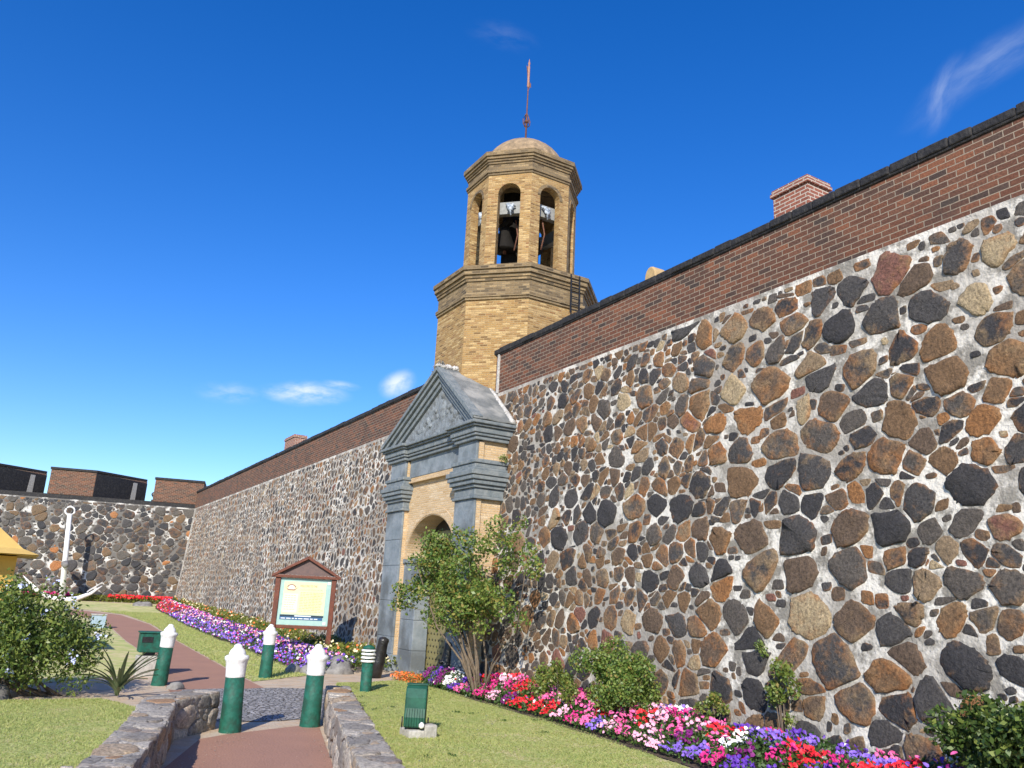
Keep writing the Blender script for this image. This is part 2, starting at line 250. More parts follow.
# ---------------------------------------------------------------- helpers
def tag(o, label=None, cat=None, group=None, kind=None):
    if label: o['label'] = label
    if cat: o['category'] = cat
    if group: o['group'] = group
    if kind: o['kind'] = kind
    return o
def root(name, loc, label, cat, group=None):
    o = bpy.data.objects.new(name, None); o.empty_display_size = .2; COL.objects.link(o); o.location = loc
    return tag(o, label, cat, group)
class MB:
    def __init__(s): s.v = []; s.f = []; s.m = []; s.sm = []
    def add(s, vs, fs, mi=0, smooth=False):
        n = len(s.v); s.v += [tuple(v) for v in vs]; s.f += [tuple(i+n for i in f) for f in fs]; s.m += [mi]*len(fs); s.sm += [smooth]*len(fs)
    def box(s, x0, x1, y0, y1, z0, z1, mi=0):
        s.add([(x0,y0,z0),(x1,y0,z0),(x1,y1,z0),(x0,y1,z0),(x0,y0,z1),(x1,y0,z1),(x1,y1,z1),(x0,y1,z1)],
              [(0,3,2,1),(4,5,6,7),(0,1,5,4),(1,2,6,5),(2,3,7,6),(3,0,4,7)], mi)
    def prism(s, poly, z0, z1, mi=0):       # poly in xy, counter-clockwise
        n = len(poly); s.add([(x,y,z0) for x,y in poly]+[(x,y,z1) for x,y in poly],
            [tuple(reversed(range(n))), tuple(range(n,2*n))]+[(i,(i+1)%n,n+(i+1)%n,n+i) for i in range(n)], mi)
    def ext(s, pts, off, mi=0):             # planar polygon of 3D points extruded by a vector
        n = len(pts); off = Vector(off); P = [Vector(p) for p in pts]
        s.add(P+[p+off for p in P], [tuple(reversed(range(n))), tuple(range(n,2*n))]+[(i,(i+1)%n,n+(i+1)%n,n+i) for i in range(n)], mi)
    def lathe(s, prof, c=(0,0,0), seg=24, mi=0, smooth=True, axis=None):
        vs = []; fs = []; n = len(prof)
        A = Matrix.Identity(3) if axis is None else Vector((0,0,1)).rotation_difference(Vector(axis)).to_matrix()
        for r, z in prof:
            for k in range(seg):
                t = 2*math.pi*k/seg; q = A @ Vector((r*math.cos(t), r*math.sin(t), z)); vs.append((q.x+c[0], q.y+c[1], q.z+c[2]))
        for i in range(n-1):
            for k in range(seg): fs.append((i*seg+k, i*seg+(k+1)%seg, (i+1)*seg+(k+1)%seg, (i+1)*seg+k))
        fs.append(tuple(reversed(range(seg)))); fs.append(tuple(range((n-1)*seg, n*seg)))
        s.add(vs, fs, mi, smooth)
    def tube(s, pts, rads, seg=8, mi=0):
        P = [Vector(p) for p in pts]; vs = []; fs = []
        for i, p in enumerate(P):
            d = (P[min(i+1,len(P)-1)]-P[max(i-1,0)]).normalized(); a = d.orthogonal().normalized() if abs(d.z) > .9 else d.cross(Vector((0,0,1))).normalized(); b = d.cross(a)
            for k in range(seg):
                t = 2*math.pi*k/seg; vs.append(p+(a*math.cos(t)+b*math.sin(t))*rads[i])
        for i in range(len(P)-1):
            for k in range(seg): fs.append((i*seg+k, i*seg+(k+1)%seg, (i+1)*seg+(k+1)%seg, (i+1)*seg+k))
        fs.append(tuple(reversed(range(seg)))); fs.append(tuple(range((len(P)-1)*seg, len(P)*seg)))
        s.add(vs, fs, mi, True)
    def build(s, name, mats, parent=None, bevel=0, loc=None, fix=True, tone=None):
        me = bpy.data.meshes.new(name); me.from_pydata([tuple(v) for v in s.v], [], s.f)
        if not isinstance(mats, (list, tuple)): mats = [mats]
        for mm in mats: me.materials.append(mm)
        me.polygons.foreach_set('material_index', s.m); me.polygons.foreach_set('use_smooth', s.sm)
        if fix:
            bm = bmesh.new(); bm.from_mesh(me); bmesh.ops.recalc_face_normals(bm, faces=bm.faces); bm.to_mesh(me); bm.free()
            uv = me.uv_layers.new(name='UVMap'); co = np.empty(len(me.vertices)*3); me.vertices.foreach_get('co', co); co = co.reshape(-1,3)
            buf = np.zeros((len(me.loops),2))
            for p in me.polygons:
                n = p.normal
                if abs(n.z) > .92: t = (1,0); 
                else:
                    l = math.hypot(n.x,n.y); t = (-n.y/l, n.x/l)
                for li in p.loop_indices:
                    c = co[me.loops[li].vertex_index]
                    buf[li] = (c[0]*t[0]+c[1]*t[1], c[2] if abs(n.z) <= .92 else c[1])
            uv.data.foreach_set('uv', buf.ravel())
        if tone is not None:
            at = me.color_attributes.new('tone', 'FLOAT_COLOR', 'POINT'); at.data.foreach_set('color', np.asarray(tone, dtype=np.float32).ravel())
        me.update()
        o = bpy.data.objects.new(name, me); COL.objects.link(o)
        if parent: o.parent = parent; o.location = (0,0,0) if loc is None else loc
        elif loc: o.location = loc
        if bevel:
            b = o.modifiers.new('bevel', 'BEVEL'); b.width = bevel; b.segments = 2; b.limit_method = 'ANGLE'; b.angle_limit = R(35); b.harden_normals = False
        return o
def local(mb, o):       # shift world coordinates to a root's own
    mb.v = [(v[0]-o.location.x, v[1]-o.location.y, v[2]-o.location.z) for v in mb.v]; return mb
def copy_tree(o, parent=None):
    c = o.copy(); COL.objects.link(c); c.parent = parent
    for ch in list(o.children): copy_tree(ch, c)
    return c
def gz(y): return .6*min(max((y-17)/33, 0), 1)
def jitter(o, amt, scale=3, sub=0):
    for v in o.data.vertices:
        c = v.co; v.co = c + Vector((math.sin(c.y*7.1*scale+c.z*5.3), math.sin(c.z*6.7*scale+c.x*4.1), math.sin(c.x*5.9*scale+c.y*8.3)))*amt

# ---------------------------------------------------------------- ground
def sheet(name, poly, off, m, kind='structure', label=None, cut=True):
    bm = bmesh.new(); bm.faces.new([bm.verts.new((x, y, 0)) for x, y in poly])
    for yy in (17, 50):
        bmesh.ops.bisect_plane(bm, geom=bm.verts[:]+bm.edges[:]+bm.faces[:], plane_co=(0,yy,0), plane_no=(0,1,0))
    for v in bm.verts: v.co.z = gz(v.co.y)+off
    bmesh.ops.recalc_face_normals(bm, faces=bm.faces)
    if bm.faces[:][0].normal.z < 0: bmesh.ops.reverse_faces(bm, faces=bm.faces)
    bmesh.ops.triangulate(bm, faces=bm.faces)
    me = bpy.data.meshes.new(name); bm.to_mesh(me); bm.free(); me.materials.append(m)
    o = bpy.data.objects.new(name, me); COL.objects.link(o); return tag(o, kind=kind)
def wob(poly, amt=.05, n=6, close=True):   # wavy outline
    out = []
    for i in range(len(poly)):
        a = poly[i]; b = poly[(i+1) % len(poly)]
        k = max(1, int(math.dist(a, b)*n/2)); k = min(k, 60)
        for j in range(k):
            t = j/k; x = a[0]+(b[0]-a[0])*t; y = a[1]+(b[1]-a[1])*t
            out.append((x+amt*math.sin(x*5+y*9.7+i)+amt*.6*random.uniform(-1,1), y+amt*math.sin(x*7-y*6.1)+amt*.6*random.uniform(-1,1)))
    return out
sheet('ground', [(-2500,-2500),(2500,-2500),(2500,3000),(-2500,3000)], 0, M['ground'])
PATH_FAR = [(2.45,14.3),(4.05,14.6),(4.12,17.7),(4.2,24.5),(4.4,32),(4.0,37.5),(2.5,40.5),(-2,42),(-12,42.6),(-12,40.6),(-2,39.8),(1.2,38.2),(2.6,35),(3.0,30),(2.9,25),(2.95,20),(2.6,17)]
sheet('red_path_beyond', PATH_FAR, .006, M['redpath'])
sheet('red_path_near', [(-1.6,-4),(1.2,-4),(1.85,4),(3.0,8.2),(3.72,10.9),(2.45,10.35),(2.1,10.1),(1.5,8.6),(.4,5)], .006, M['redpath'])
sheet('cobbled_strip', wob([(2.6,11.2),(4.0,11.35),(5.1,14.6),(4.4,14.9),(2.7,14.8),(2.3,12.6)], .05), .010, M['cobble'])
lawnR = wob([(2.35,4.5),(3.2,7.5),(3.9,10.2),(4.35,11.9),(5.35,14.6),(5.6,15.6),(7.3,15.9),(7.2,14.6),(7.15,12),(7.0,10),(6.75,8),(6.3,5.5),(5.6,3),(4.6,0),(2.0,-3),(1.2,1)], .04)
sheet('lawn', lawnR, .008, M['grass'])
lawnL = wob([(.35,6.6),(1.15,8.7),(1.5,10.3),(1.8,11.4),(1.8,12.8),(1.4,13.7),(-1,13.8),(-6,13.8),(-14,13),(-14,-4),(-2.2,-4),(-.4,3)], .04)
sheet('lawn', lawnL, .008, M['grass'])
lawnF = wob([(4.15,15.9),(5.55,17.1),(5.5,20),(5.5,26),(5.6,32),(6.2,44),(7.0,48.6),(3,49.8),(-25,56),(-25,43.5),(-12,43.2),(-2,42.6),(3,41),(4.2,38),(4.5,32),(4.24,24.5),(4.17,17.7)], .035)
sheet('lawn', lawnF, .008, M['grass'])
lawnB = wob([(2.6,17.6),(2.9,20),(2.86,25),(2.95,30),(2.4,35),(1.0,37.8),(-2,39.3),(-12,40.2),(-25,40),(-25,16),(-8,15.6),(.6,15.8)], .035)
sheet('lawn', lawnB, .008, M['grass'])
# blades of grass over the near lawns
def inpoly(x, y, P):
    c = np.zeros(len(x), bool); n = len(P)
    for i in range(n):
        x1,y1 = P[i]; x2,y2 = P[(i+1)%n]
        if y1 == y2: continue
        c ^= ((y1 > y) != (y2 > y)) & (x < (x2-x1)*(y-y1)/(y2-y1)+x1)
    return c
def raw_mesh(name, V, nper, mi, mats, smooth=False):   # V: (k, nper, 3)
    k = V.shape[0]; me = bpy.data.meshes.new(name); me.vertices.add(k*nper); me.vertices.foreach_set('co', V.reshape(-1).astype(np.float32))
    me.loops.add(k*nper); me.loops.foreach_set('vertex_index', np.arange(k*nper, dtype=np.int32))
    me.polygons.add(k); me.polygons.foreach_set('loop_start', np.arange(0, k*nper, nper, dtype=np.int32)); me.polygons.foreach_set('loop_total', np.full(k, nper, dtype=np.int32))
    for m in mats: me.materials.append(m)
    me.polygons.foreach_set('material_index', np.asarray(mi, dtype=np.int32)); me.update(calc_edges=True); me.validate()
    o = bpy.data.objects.new(name, me); COL.objects.link(o); return o
def blades(name, poly, x0, x1, y0, y1, dens, h, label):
    n = int((x1-x0)*(y1-y0)*dens); x = rng.uniform(x0,x1,n); y = rng.uniform(y0,y1,n); k = inpoly(x,y,poly); x = x[k]; y = y[k]; n = len(x)
    z = .6*np.clip((y-17)/33,0,1)+.008; a = rng.uniform(0,6.28,n); w = rng.uniform(.004,.009,n)*(1+ (y>14)*1.2); hh = h*rng.uniform(.4,1.4,n)*(.85+.45*np.sin(x*3.1+1.7*np.sin(y*1.3))*np.sin(y*2.3+x)); l = rng.normal(0,.022,(n,2))
    V = np.zeros((n,3,3)); V[:,0,0]=x-w*np.cos(a); V[:,0,1]=y-w*np.sin(a); V[:,1,0]=x+w*np.cos(a); V[:,1,1]=y+w*np.sin(a); V[:,:2,2]=z[:,None]
    V[:,2,0]=x+l[:,0]; V[:,2,1]=y+l[:,1]; V[:,2,2]=z+hh
    o = raw_mesh(name, V, 3, np.zeros(n,int), [M['blade']]); return tag(o, label, 'grass', kind='stuff')
blades('lawn_grass', lawnR, 2.2, 7.5, 4.6, 16.2, 3800, .02, 'short dry mown grass of the lawn right of the path')
blades('lawn_grass', lawnL, -2.2, 1.8, 6, 13.8, 3800, .024, 'short dry mown grass of the lawn in the lower left corner')
blades('lawn_grass', lawnF, 2.5, 7, 15.6, 40, 900, .035, 'mown grass of the far lawn between path and flower border')

# ---------------------------------------------------------------- rubble stonework
def rubble(mb, tone, P0, ud, vd, nd, U, Vh, dist, mgap=.022, relief=.03, seed=1, skip=None, squash=1.2, far=None, streaks=(), offset=0, rows=None, warp=.05, pack=.70, limit=1.5, rgrow=None):
    rr = random.Random(seed); ud = Vector(ud).normalized(); vd = Vector(vd).normalized(); nd = Vector(nd).normalized(); P0 = Vector(P0)
    u0,u1 = U; v0,v1 = Vh; cell = .7; grid = {}; seeds = []
    area = (u1-u0)*(v1-v0); shape = {}
    if rows:        # roughly laid courses: blocky stones, with spalls packed between them
        hmin, hmax, wmin, wmax, pspall = rows; ustart = u0
        blocks = [u0]
        while blocks[-1] < u1: blocks.append(blocks[-1]+rr.uniform(1.6,3.2))
        for bi in range(len(blocks)-1):
            k = far((blocks[bi]+blocks[bi+1])/2) if far else 1; v = v0-rr.uniform(0,.15)
            while v < v1:
                h = rr.uniform(hmin,hmax)*k; u = blocks[bi]+rr.uniform(-.15,.05)
                while u < blocks[bi+1]:
                    w = h*rr.uniform(wmin,wmax); cu, cv = u+w/2, v+h/2+rr.uniform(-.13,.13)*h
                    st = any(abs(cu-s0-s1*cv) < wd+w*.3 for s0,s1,wd in streaks)
                    if cu < u1 and v0-.03 < cv < v1-.03 and not (skip and skip(cu,cv)) and not (st and rr.random() < .9):
                        q = rr.random(); L_ = []
                        if q < .12 and h > .24*k: L_ = [(cu,cv-h*.24,w,h*.5),(cu+w*.1,cv+h*.26,w*.9,h*.46)]
                        elif q < .2 and w > .36*k: L_ = [(cu-w*.26,cv,w*.5,h),(cu+w*.26,cv+h*.06,w*.46,h*.85)]
                        else: L_ = [(cu,cv,w,h)]
                        for a_,b_,w_,h_ in L_:
                            key = (a_/squash,b_,.42*math.sqrt(w_*h_)); shape[key] = (w_/squash,h_); grid.setdefault((int(key[0]//cell),int(b_//cell)),[]).append(key); seeds.append(key)
                    for _ in range(2):
                        if rr.random() < pspall:
                            a_, b_ = u+rr.uniform(-.05,.05), v+rr.uniform(-.04,.04) if _ == 0 else v+rr.uniform(0,h)
                            r2 = rr.uniform(.022,.05)*min(1,k+.1)
                            if a_ < u1 and v0 < b_ < v1-.03 and not (skip and skip(a_,b_)):
                                key = (a_/squash,b_,r2); asp = rr.uniform(1.2,3.2); shape[key] = (2*r2*asp,2.1*r2); grid.setdefault((int(key[0]//cell),int(b_//cell)),[]).append(key); seeds.append(key)
                    u += w
                v += h
    if rows:        # pinning stones pushed into whatever mortar is still bare
        for rlo, rhi, att in ((.075,.11,60),(.045,.07,160),(.025,.04,260)):
            for _ in range(int(area*att)):
                u = rr.uniform(u0,u1); v = rr.uniform(v0,v1-.02); kk = far(u) if far else 1; q = rr.uniform(rlo,rhi)*kk
                if skip and skip(u,v): continue
                if any(abs(u-s0-s1*v) < wd for s0,s1,wd in streaks) and rr.random() < .8: continue
                ok = True
                for ix in (-1,0,1):
                    for iy in (-1,0,1):
                        for key in grid.get((int(u/squash//cell)+ix,int(v//cell)+iy),()):
                            sw, sh = shape[key]
                            if ((key[0]-u/squash)/(sw*.56+q*.9))**2+((key[1]-v)/(sh*.56+q*.9))**2 < 1: ok = False; break
                        if not ok: break
                    if not ok: break
                if ok:
                    key = (u/squash,v,q); asp = rr.uniform(.8,1.5); shape[key] = (2*q*asp,2*q/asp*1.1); grid.setdefault((int(key[0]//cell),int(v//cell)),[]).append(key); seeds.append(key)
    for rlo, rhi, att in (() if rows else dist):
        for _ in range(int(area*att)):
            u = rr.uniform(u0,u1); v = rr.uniform(v0,v1); r = rr.uniform(rlo,rhi)*(1 if not far else far(u))
            if skip and skip(u,v): continue
            if v+r*.5 > v1+.05 or v-r*.3 < v0-.1: continue
            bad = any(abs(u-s0-s1*v) < wd+r*.35 for s0,s1,wd in streaks) and rr.random() < .93
            if bad: continue
            gx, gy = int(u/squash//cell), int(v//cell); ok = True
            for ix in (-1,0,1):
                for iy in (-1,0,1):
                    for (a,b,c) in grid.get((gx+ix,gy+iy),()):
                        if (a-u/squash)**2+(b-v)**2 < (pack*(c+r))**2: ok = False; break
                    if not ok: break
                if not ok: break
            if ok: grid.setdefault((gx,gy),[]).append((u/squash,v,r)); seeds.append((u/squash,v,r))
    for (a,b,r) in seeds:
        K = rr.choice((5,6,6,7)); ph = rr.uniform(0,6.28); el = rr.uniform(.8,1.25); ro = rr.uniform(-.5,.5); cr_, sr_ = math.cos(ro), math.sin(ro); poly = []
        for k in range(K):
            t = ph+2*math.pi*k/K; q = limit*r*rr.uniform(.72,1.0); ex, ey = q*math.cos(t)*el, q*math.sin(t)/el; poly.append((a+ex*cr_-ey*sr_, b+ex*sr_+ey*cr_))
        if rows:
            w_, h_ = shape[(a,b,r)]; cj = lambda: rr.uniform(1.15,1.75); sl = rr.uniform(-.12,.12)
            cut = rr.uniform(.15,.5); poly = []
            for sx,sy,fl_ in ((-1,-1,0),(1,-1,1),(1,1,0),(-1,1,1)):
                X, Y = sx*w_*.5*cj(), sy*h_*.5*cj(); c1 = (X, Y-sy*h_*cut*.5*rr.uniform(.3,1.3)); c2 = (X-sx*w_*cut*.5*rr.uniform(.3,1.3), Y)
                poly += [c2,c1] if fl_ == 0 and sx > 0 or (fl_ == 1 and sx < 0) else [c1,c2]
            poly.sort(key=lambda p: math.atan2(p[1],p[0])); poly = [(a+x+sl*y, b+y+sl*.5*x) for x,y in poly]
        gx, gy = int(a//cell), int(b//cell); m = mgap*(1.0 if not far else (1.2 if a < 19 else 5.0))*min(1.3,max(.45,r/.17))*rr.uniform(.7,1.3)
        for ix in (-2,-1,0,1,2):
            for iy in (-2,-1,0,1,2):
                for (c,d,s) in grid.get((gx+ix,gy+iy),()):
                    dx,dy = c-a,d-b; D2 = dx*dx+dy*dy
                    if D2 < 1e-9 or D2 > (limit*(r+s)*1.3)**2: continue
                    D = math.sqrt(D2); nx,ny = dx/D,dy/D; lim = (D2+.8*(r*r-s*s))/(2*D)-m*.5; out = []
                    for i in range(len(poly)):
                        p = poly[i]; q = poly[(i+1)%len(poly)]; dp = (p[0]-a)*nx+(p[1]-b)*ny-lim; dq = (q[0]-a)*nx+(q[1]-b)*ny-lim
                        if dp <= 0: out.append(p)
                        if dp*dq < 0: t = dp/(dp-dq); out.append((p[0]+(q[0]-p[0])*t, p[1]+(q[1]-p[1])*t))
                    poly = out
                    if len(poly) < 3: break
                if len(poly) < 3: break
            if len(poly) < 3: break
        if len(poly) < 3: continue
        poly = [(min(max(x*squash+warp*math.sin(y*6.3+x*1.1),u0),u1), min(max(y+warp*.8*math.sin(x*4.7+y*1.7)*(1 if v0+.2 < y < v1-.2 else 0),v0),v1)) for x,y in poly]
        # drop near-duplicates, then round the corners
        P = [poly[0]]
        for q in poly[1:]:
            if math.dist(q,P[-1]) > .012: P.append(q)
        if len(P) < 3: continue
        for it in range(2):
            f = (.22 if it == 0 else .25) if not rows else (.16 if it == 0 else .25); P = [z for i in range(len(P)) for z in ((P[i][0]*(1-f)+P[(i+1)%len(P)][0]*f, P[i][1]*(1-f)+P[(i+1)%len(P)][1]*f),(P[i][0]*f+P[(i+1)%len(P)][0]*(1-f), P[i][1]*f+P[(i+1)%len(P)][1]*(1-f)))]
            P = [q for i,q in enumerate(P) if math.dist(q,P[i-1]) > .01]
            if len(P) < 4: break
        if len(P) < 4: continue
        w = .03*min(1,r/.2); P = [(x+rr.uniform(-w,w)*.5,y+rr.uniform(-w,w)*.5) for x,y in P]
        cx = sum(p[0] for p in P)/len(P); cy = sum(p[1] for p in P)/len(P); n = len(P)
        cls = rr.random(); rnd = rr.random(); rel = relief*(.35 if far and a > 19 else 1)*min(1.4,max(.4,r/.18))*rr.uniform(.5,1.3); tx, ty = rr.uniform(-.35,.35)*rel/r, rr.uniform(-.35,.35)*rel/r
        base = len(mb.v); rings = [(1.0,-.02,1.0),(.965,rel*.5,1.0),(.88,rel*.85,.7),(.6,rel,.3),(.25,rel*1.02,.15)]
        for sc,h,rim in rings:
            for (x,y) in P:
                uu = cx+(x-cx)*sc; vv = cy+(y-cy)*sc; hh = h+offset+((uu-cx)*tx+(vv-cy)*ty+rel*.45*math.sin(uu*11+rnd*9)*math.sin(vv*13+cls*20)+rr.uniform(-.1,.1)*rel if h > 0 else 0)
                mb.v.append(tuple(P0+ud*uu+vd*vv+nd*hh)); tone.append((cls,rim,rnd,1))
        for i in range(len(rings)-1):
            for k in range(n): mb.f.append((base+i*n+k, base+i*n+(k+1)%n, base+(i+1)*n+(k+1)%n, base+(i+1)*n+k)); mb.m.append(1); mb.sm.append(True)
        mb.f.append(tuple(base+(len(rings)-1)*n+k for k in range(n))); mb.m.append(1); mb.sm.append(True)
    return len(seeds)
kb = .5/6.1; vl = math.hypot(kb,1)
DIST = [(.26,.36,3),(.18,.25,25),(.125,.18,60),(.07,.11,60),(.04,.06,70)]
fw = root('fort_wall', (8,20,0), 'long battered rubble stone curtain wall with white mortar and red brick parapet', 'wall')
mb = MB(); tone = []
pr = lambda z, y: (8+kb*z-(0 if z else 0), y, z)
def wallseg(y0,y1,z0,z1):
    mb.add([(8+kb*z0,y0,z0),(8+kb*z0,y1,z0),(8+kb*z1,y1,z1),(8+kb*z1,y0,z1),(9.4,y0,z0),(9.4,y1,z0),(9.4,y1,z1),(9.4,y0,z1)],
           [(0,1,2,3),(7,6,5,4),(0,4,5,1),(3,2,6,7),(0,3,7,4),(1,5,6,2)])
wallseg(-12,15.2,-.3,6.1); wallseg(17.95,52.6,-.3,6.1); wallseg(15.2,17.95,3.7,6.1)
tone += [(0,0,0,1)]*len(mb.v)
skp = lambda u,v: 14.35 < u < 18.85 and v < 5.05
rubble(mb, tone, (8,0,0), (0,1,0), (kb,0,1), (-1,0,kb), (-3,50.3), (-.15,6.05), DIST, rows=(.23,.47,.75,1.75,.6), warp=.04, mgap=.014, relief=.025, seed=5, squash=1.0, skip=skp, far=lambda u: max(.74, min(1.1, 1.1-(u-7)*.028)),
       streaks=[(24.3,.05,.16),(29.5,.12,.09),(34,.1,.1),(39,.0,.12),(12.6,.16,.10)])
o = mb.build('stone_face', [M['mortar'], M['stone']], None, fix=False, tone=tone)
o.parent = fw; o.matrix_parent_inverse = Matrix.Translation((-8,-20,0))
# brick parapet
mb = MB(); mb.box(8.5,9.3,-12,51.1,6.1,6.985); local(mb,fw).build('brick_parapet', M['brick_red'], fw)
mb = MB(); mb.box(8.515,8.53,-12,51.0,6.03,6.1); local(mb,fw).build('mortar_line', M['pale_mortar'], fw)
mb = MB(); yy = -12.0
while yy < 51.0:                # coping laid in lengths, each a little off
    ln = random.uniform(.28,.5); y2 = min(yy+ln,51.1); j = random.uniform(-.01,.012); k = random.uniform(-.008,.012)
    mb.box(8.45+k,9.38,yy+.003,y2-.003,7.02,7.14+j); yy = y2
mb.box(8.475,9.34,-12,51.1,6.988,7.10); local(mb,fw).build('coping', M['tar'], fw, bevel=.02)
def rampart():
    mb = MB(); mb.box(9.42,19,-12,60,-.2,5.95); return tag(mb.build('rampart_terrace', M['ground']), kind='structure')
rampart()

mb = MB(); mb.box(8.46,8.5,15.08,15.13,6.1,7.0); local(mb,fw).build('vertical_joint', M['pale_mortar'], fw)
# far flank of the bastion
fl = root('bastion_flank_wall', (3.5,52,.5), 'dark coursed stone bastion wall at the far end with brick merlons and embrasures', 'wall')
du = Vector((-9.95,2.4,0)).normalized(); dn = Vector((-du.y,du.x,0)); dn = dn if dn.y < 0 else -dn   # outward, towards the camera
P0 = Vector((8.62,50.95,0)); kf = .5/6.1
def flp(s, d, z): q = P0+du*s-dn*d; return (q.x,q.y,z)      # s along, d depth behind the face
mb = MB(); tone = []
mb.add([flp(-.3,-.5,-.2),flp(46,-.5,-.2),flp(46,0,6.1),flp(-.3,0,6.1),flp(-.3,3.2,-.2),flp(46,3.2,-.2),flp(46,3.2,6.1),flp(-.3,3.2,6.1)],
       [(0,1,2,3),(7,6,5,4),(0,4,5,1),(3,2,6,7),(0,3,7,4),(1,5,6,2)])
tone += [(0,0,0,1)]*len(mb.v)
fo = Vector(flp(0,-.5,0))
rubble(mb, tone, fo, du, (Vector(flp(0,0,6.1))-fo), dn+Vector((0,0,kf)), (0,22), (.3,6.05), rows=(.34,.56,1.0,2.2,.4), warp=.05, dist=[(.34,.46,8),(.22,.33,40),(.14,.2,80),(.09,.12,100)], mgap=.016, relief=.035, seed=9, squash=1.0)
o = mb.build('stone_face', [M['mortar_far'], M['stone_far']], None, fix=False, tone=tone); o.parent = fl; o.matrix_parent_inverse = Matrix.Translation((-3.5,-52,-.5))
mb = MB(); mb.prism([flp(s,d,0)[:2] for s,d in ((0,.02),(0,2.6),(40,2.6),(40,.02))], 6.1, 6.34); local(mb,fl).build('sill_course', M['tar'], fl)
s_ = 0
for i, (sa,sb) in enumerate([(-.2,2.5),(5.7,8.05),(11.25,13.6),(16.8,19.2)]):
    mb = MB(); splay = 0 if i == 3 else 2.45
    a = flp(sa,0,0)[:2]; b = flp(sb,0,0)[:2]; c = flp(sb,2.5,0)[:2]; d = flp(sa-(2.45 if i else 0),2.5,0)[:2]
    H = 7.72 if i else 7.62
    mb.prism([a,b,c,d], 6.345, H); local(mb,fl).build('merlon', M['brick_red'], fl)
    if i:   # dark-faced splayed cheek of the embrasure, with a pale strip of limewash
        mb = MB(); n_ = Vector((d[1]-a[1], -(d[0]-a[0]),0)).normalized()
        n_ = n_ if n_.x > 0 else -n_
        q = lambda t,e,z: (a[0]+(d[0]-a[0])*t+n_.x*e, a[1]+(d[1]-a[1])*t+n_.y*e, z)
        mb.add([q(.0,.03,6.35),q(1,.03,6.35),q(1,.03,H-.12),q(0,.03,H-.02),q(0,.004,6.35),q(1,.004,6.35),q(1,.004,H-.12),q(0,.004,H-.02)],[(0,1,2,3),(7,6,5,4),(0,4,5,1),(3,2,6,7),(0,3,7,4),(1,5,6,2)])
        mb.add([q(.70,.036,6.4),q(.8,.036,6.4),q(.8,.036,H-.2),q(.72,.036,H-.2),q(.7,.031,6.4),q(.8,.031,6.4),q(.8,.031,H-.2),q(.72,.031,H-.2)],[(0,1,2,3),(7,6,5,4),(0,4,5,1),(3,2,6,7),(0,3,7,4),(1,5,6,2)],1)
        local(mb,fl).build('embrasure_cheek', [M['tar'],M['concrete']], fl)
    mb = MB(); mb.prism([flp(sa-.04,-.06,0)[:2],flp(sb+.05,-.06,0)[:2],flp(sb+.05,2.5,0)[:2],(d[0],d[1])], H+.002, H+.14); local(mb,fl).build('merlon_coping', M['tar'], fl, bevel=.02)

# ---------------------------------------------------------------- bell tower
TX, TY = 9.73, 16.57
tw = root('bell_tower', (TX,TY,5.0), 'octagonal yellow brick bell tower with open arched lantern and shallow dome', 'bell tower')
def octa(r, cy=TY): return [(TX+r*math.cos(R(22.5+45*k)), cy+r*math.sin(R(22.5+45*k))) for k in range(8)]
mb = MB(); mb.prism(octa(1.96), 5.0, 8.38); local(mb,tw).build('shaft', M['brick_yel'], tw)
mb = MB()
for r,z0,z1 in ((2.0,8.38,8.44),(2.03,8.44,8.52),(1.975,8.52,8.84),(2.01,8.84,8.91),(2.04,8.91,8.99),(2.09,8.99,9.10),(2.13,9.10,9.2)): mb.prism(octa(r), z0, z1-.001)
mb.add([(x,y,9.2) for x,y in octa(2.11)]+[(x,y,9.36) for x,y in octa(1.5,16.5)], [(i,(i+1)%8,8+(i+1)%8,8+i) for i in range(8)])
local(mb,tw).build('lower_cornice', M['brick_band'], tw)
LR, LC, LZ0, LZ1, AW, AZ = 1.44, 16.52, 9.25, 11.86, .285, 11.32
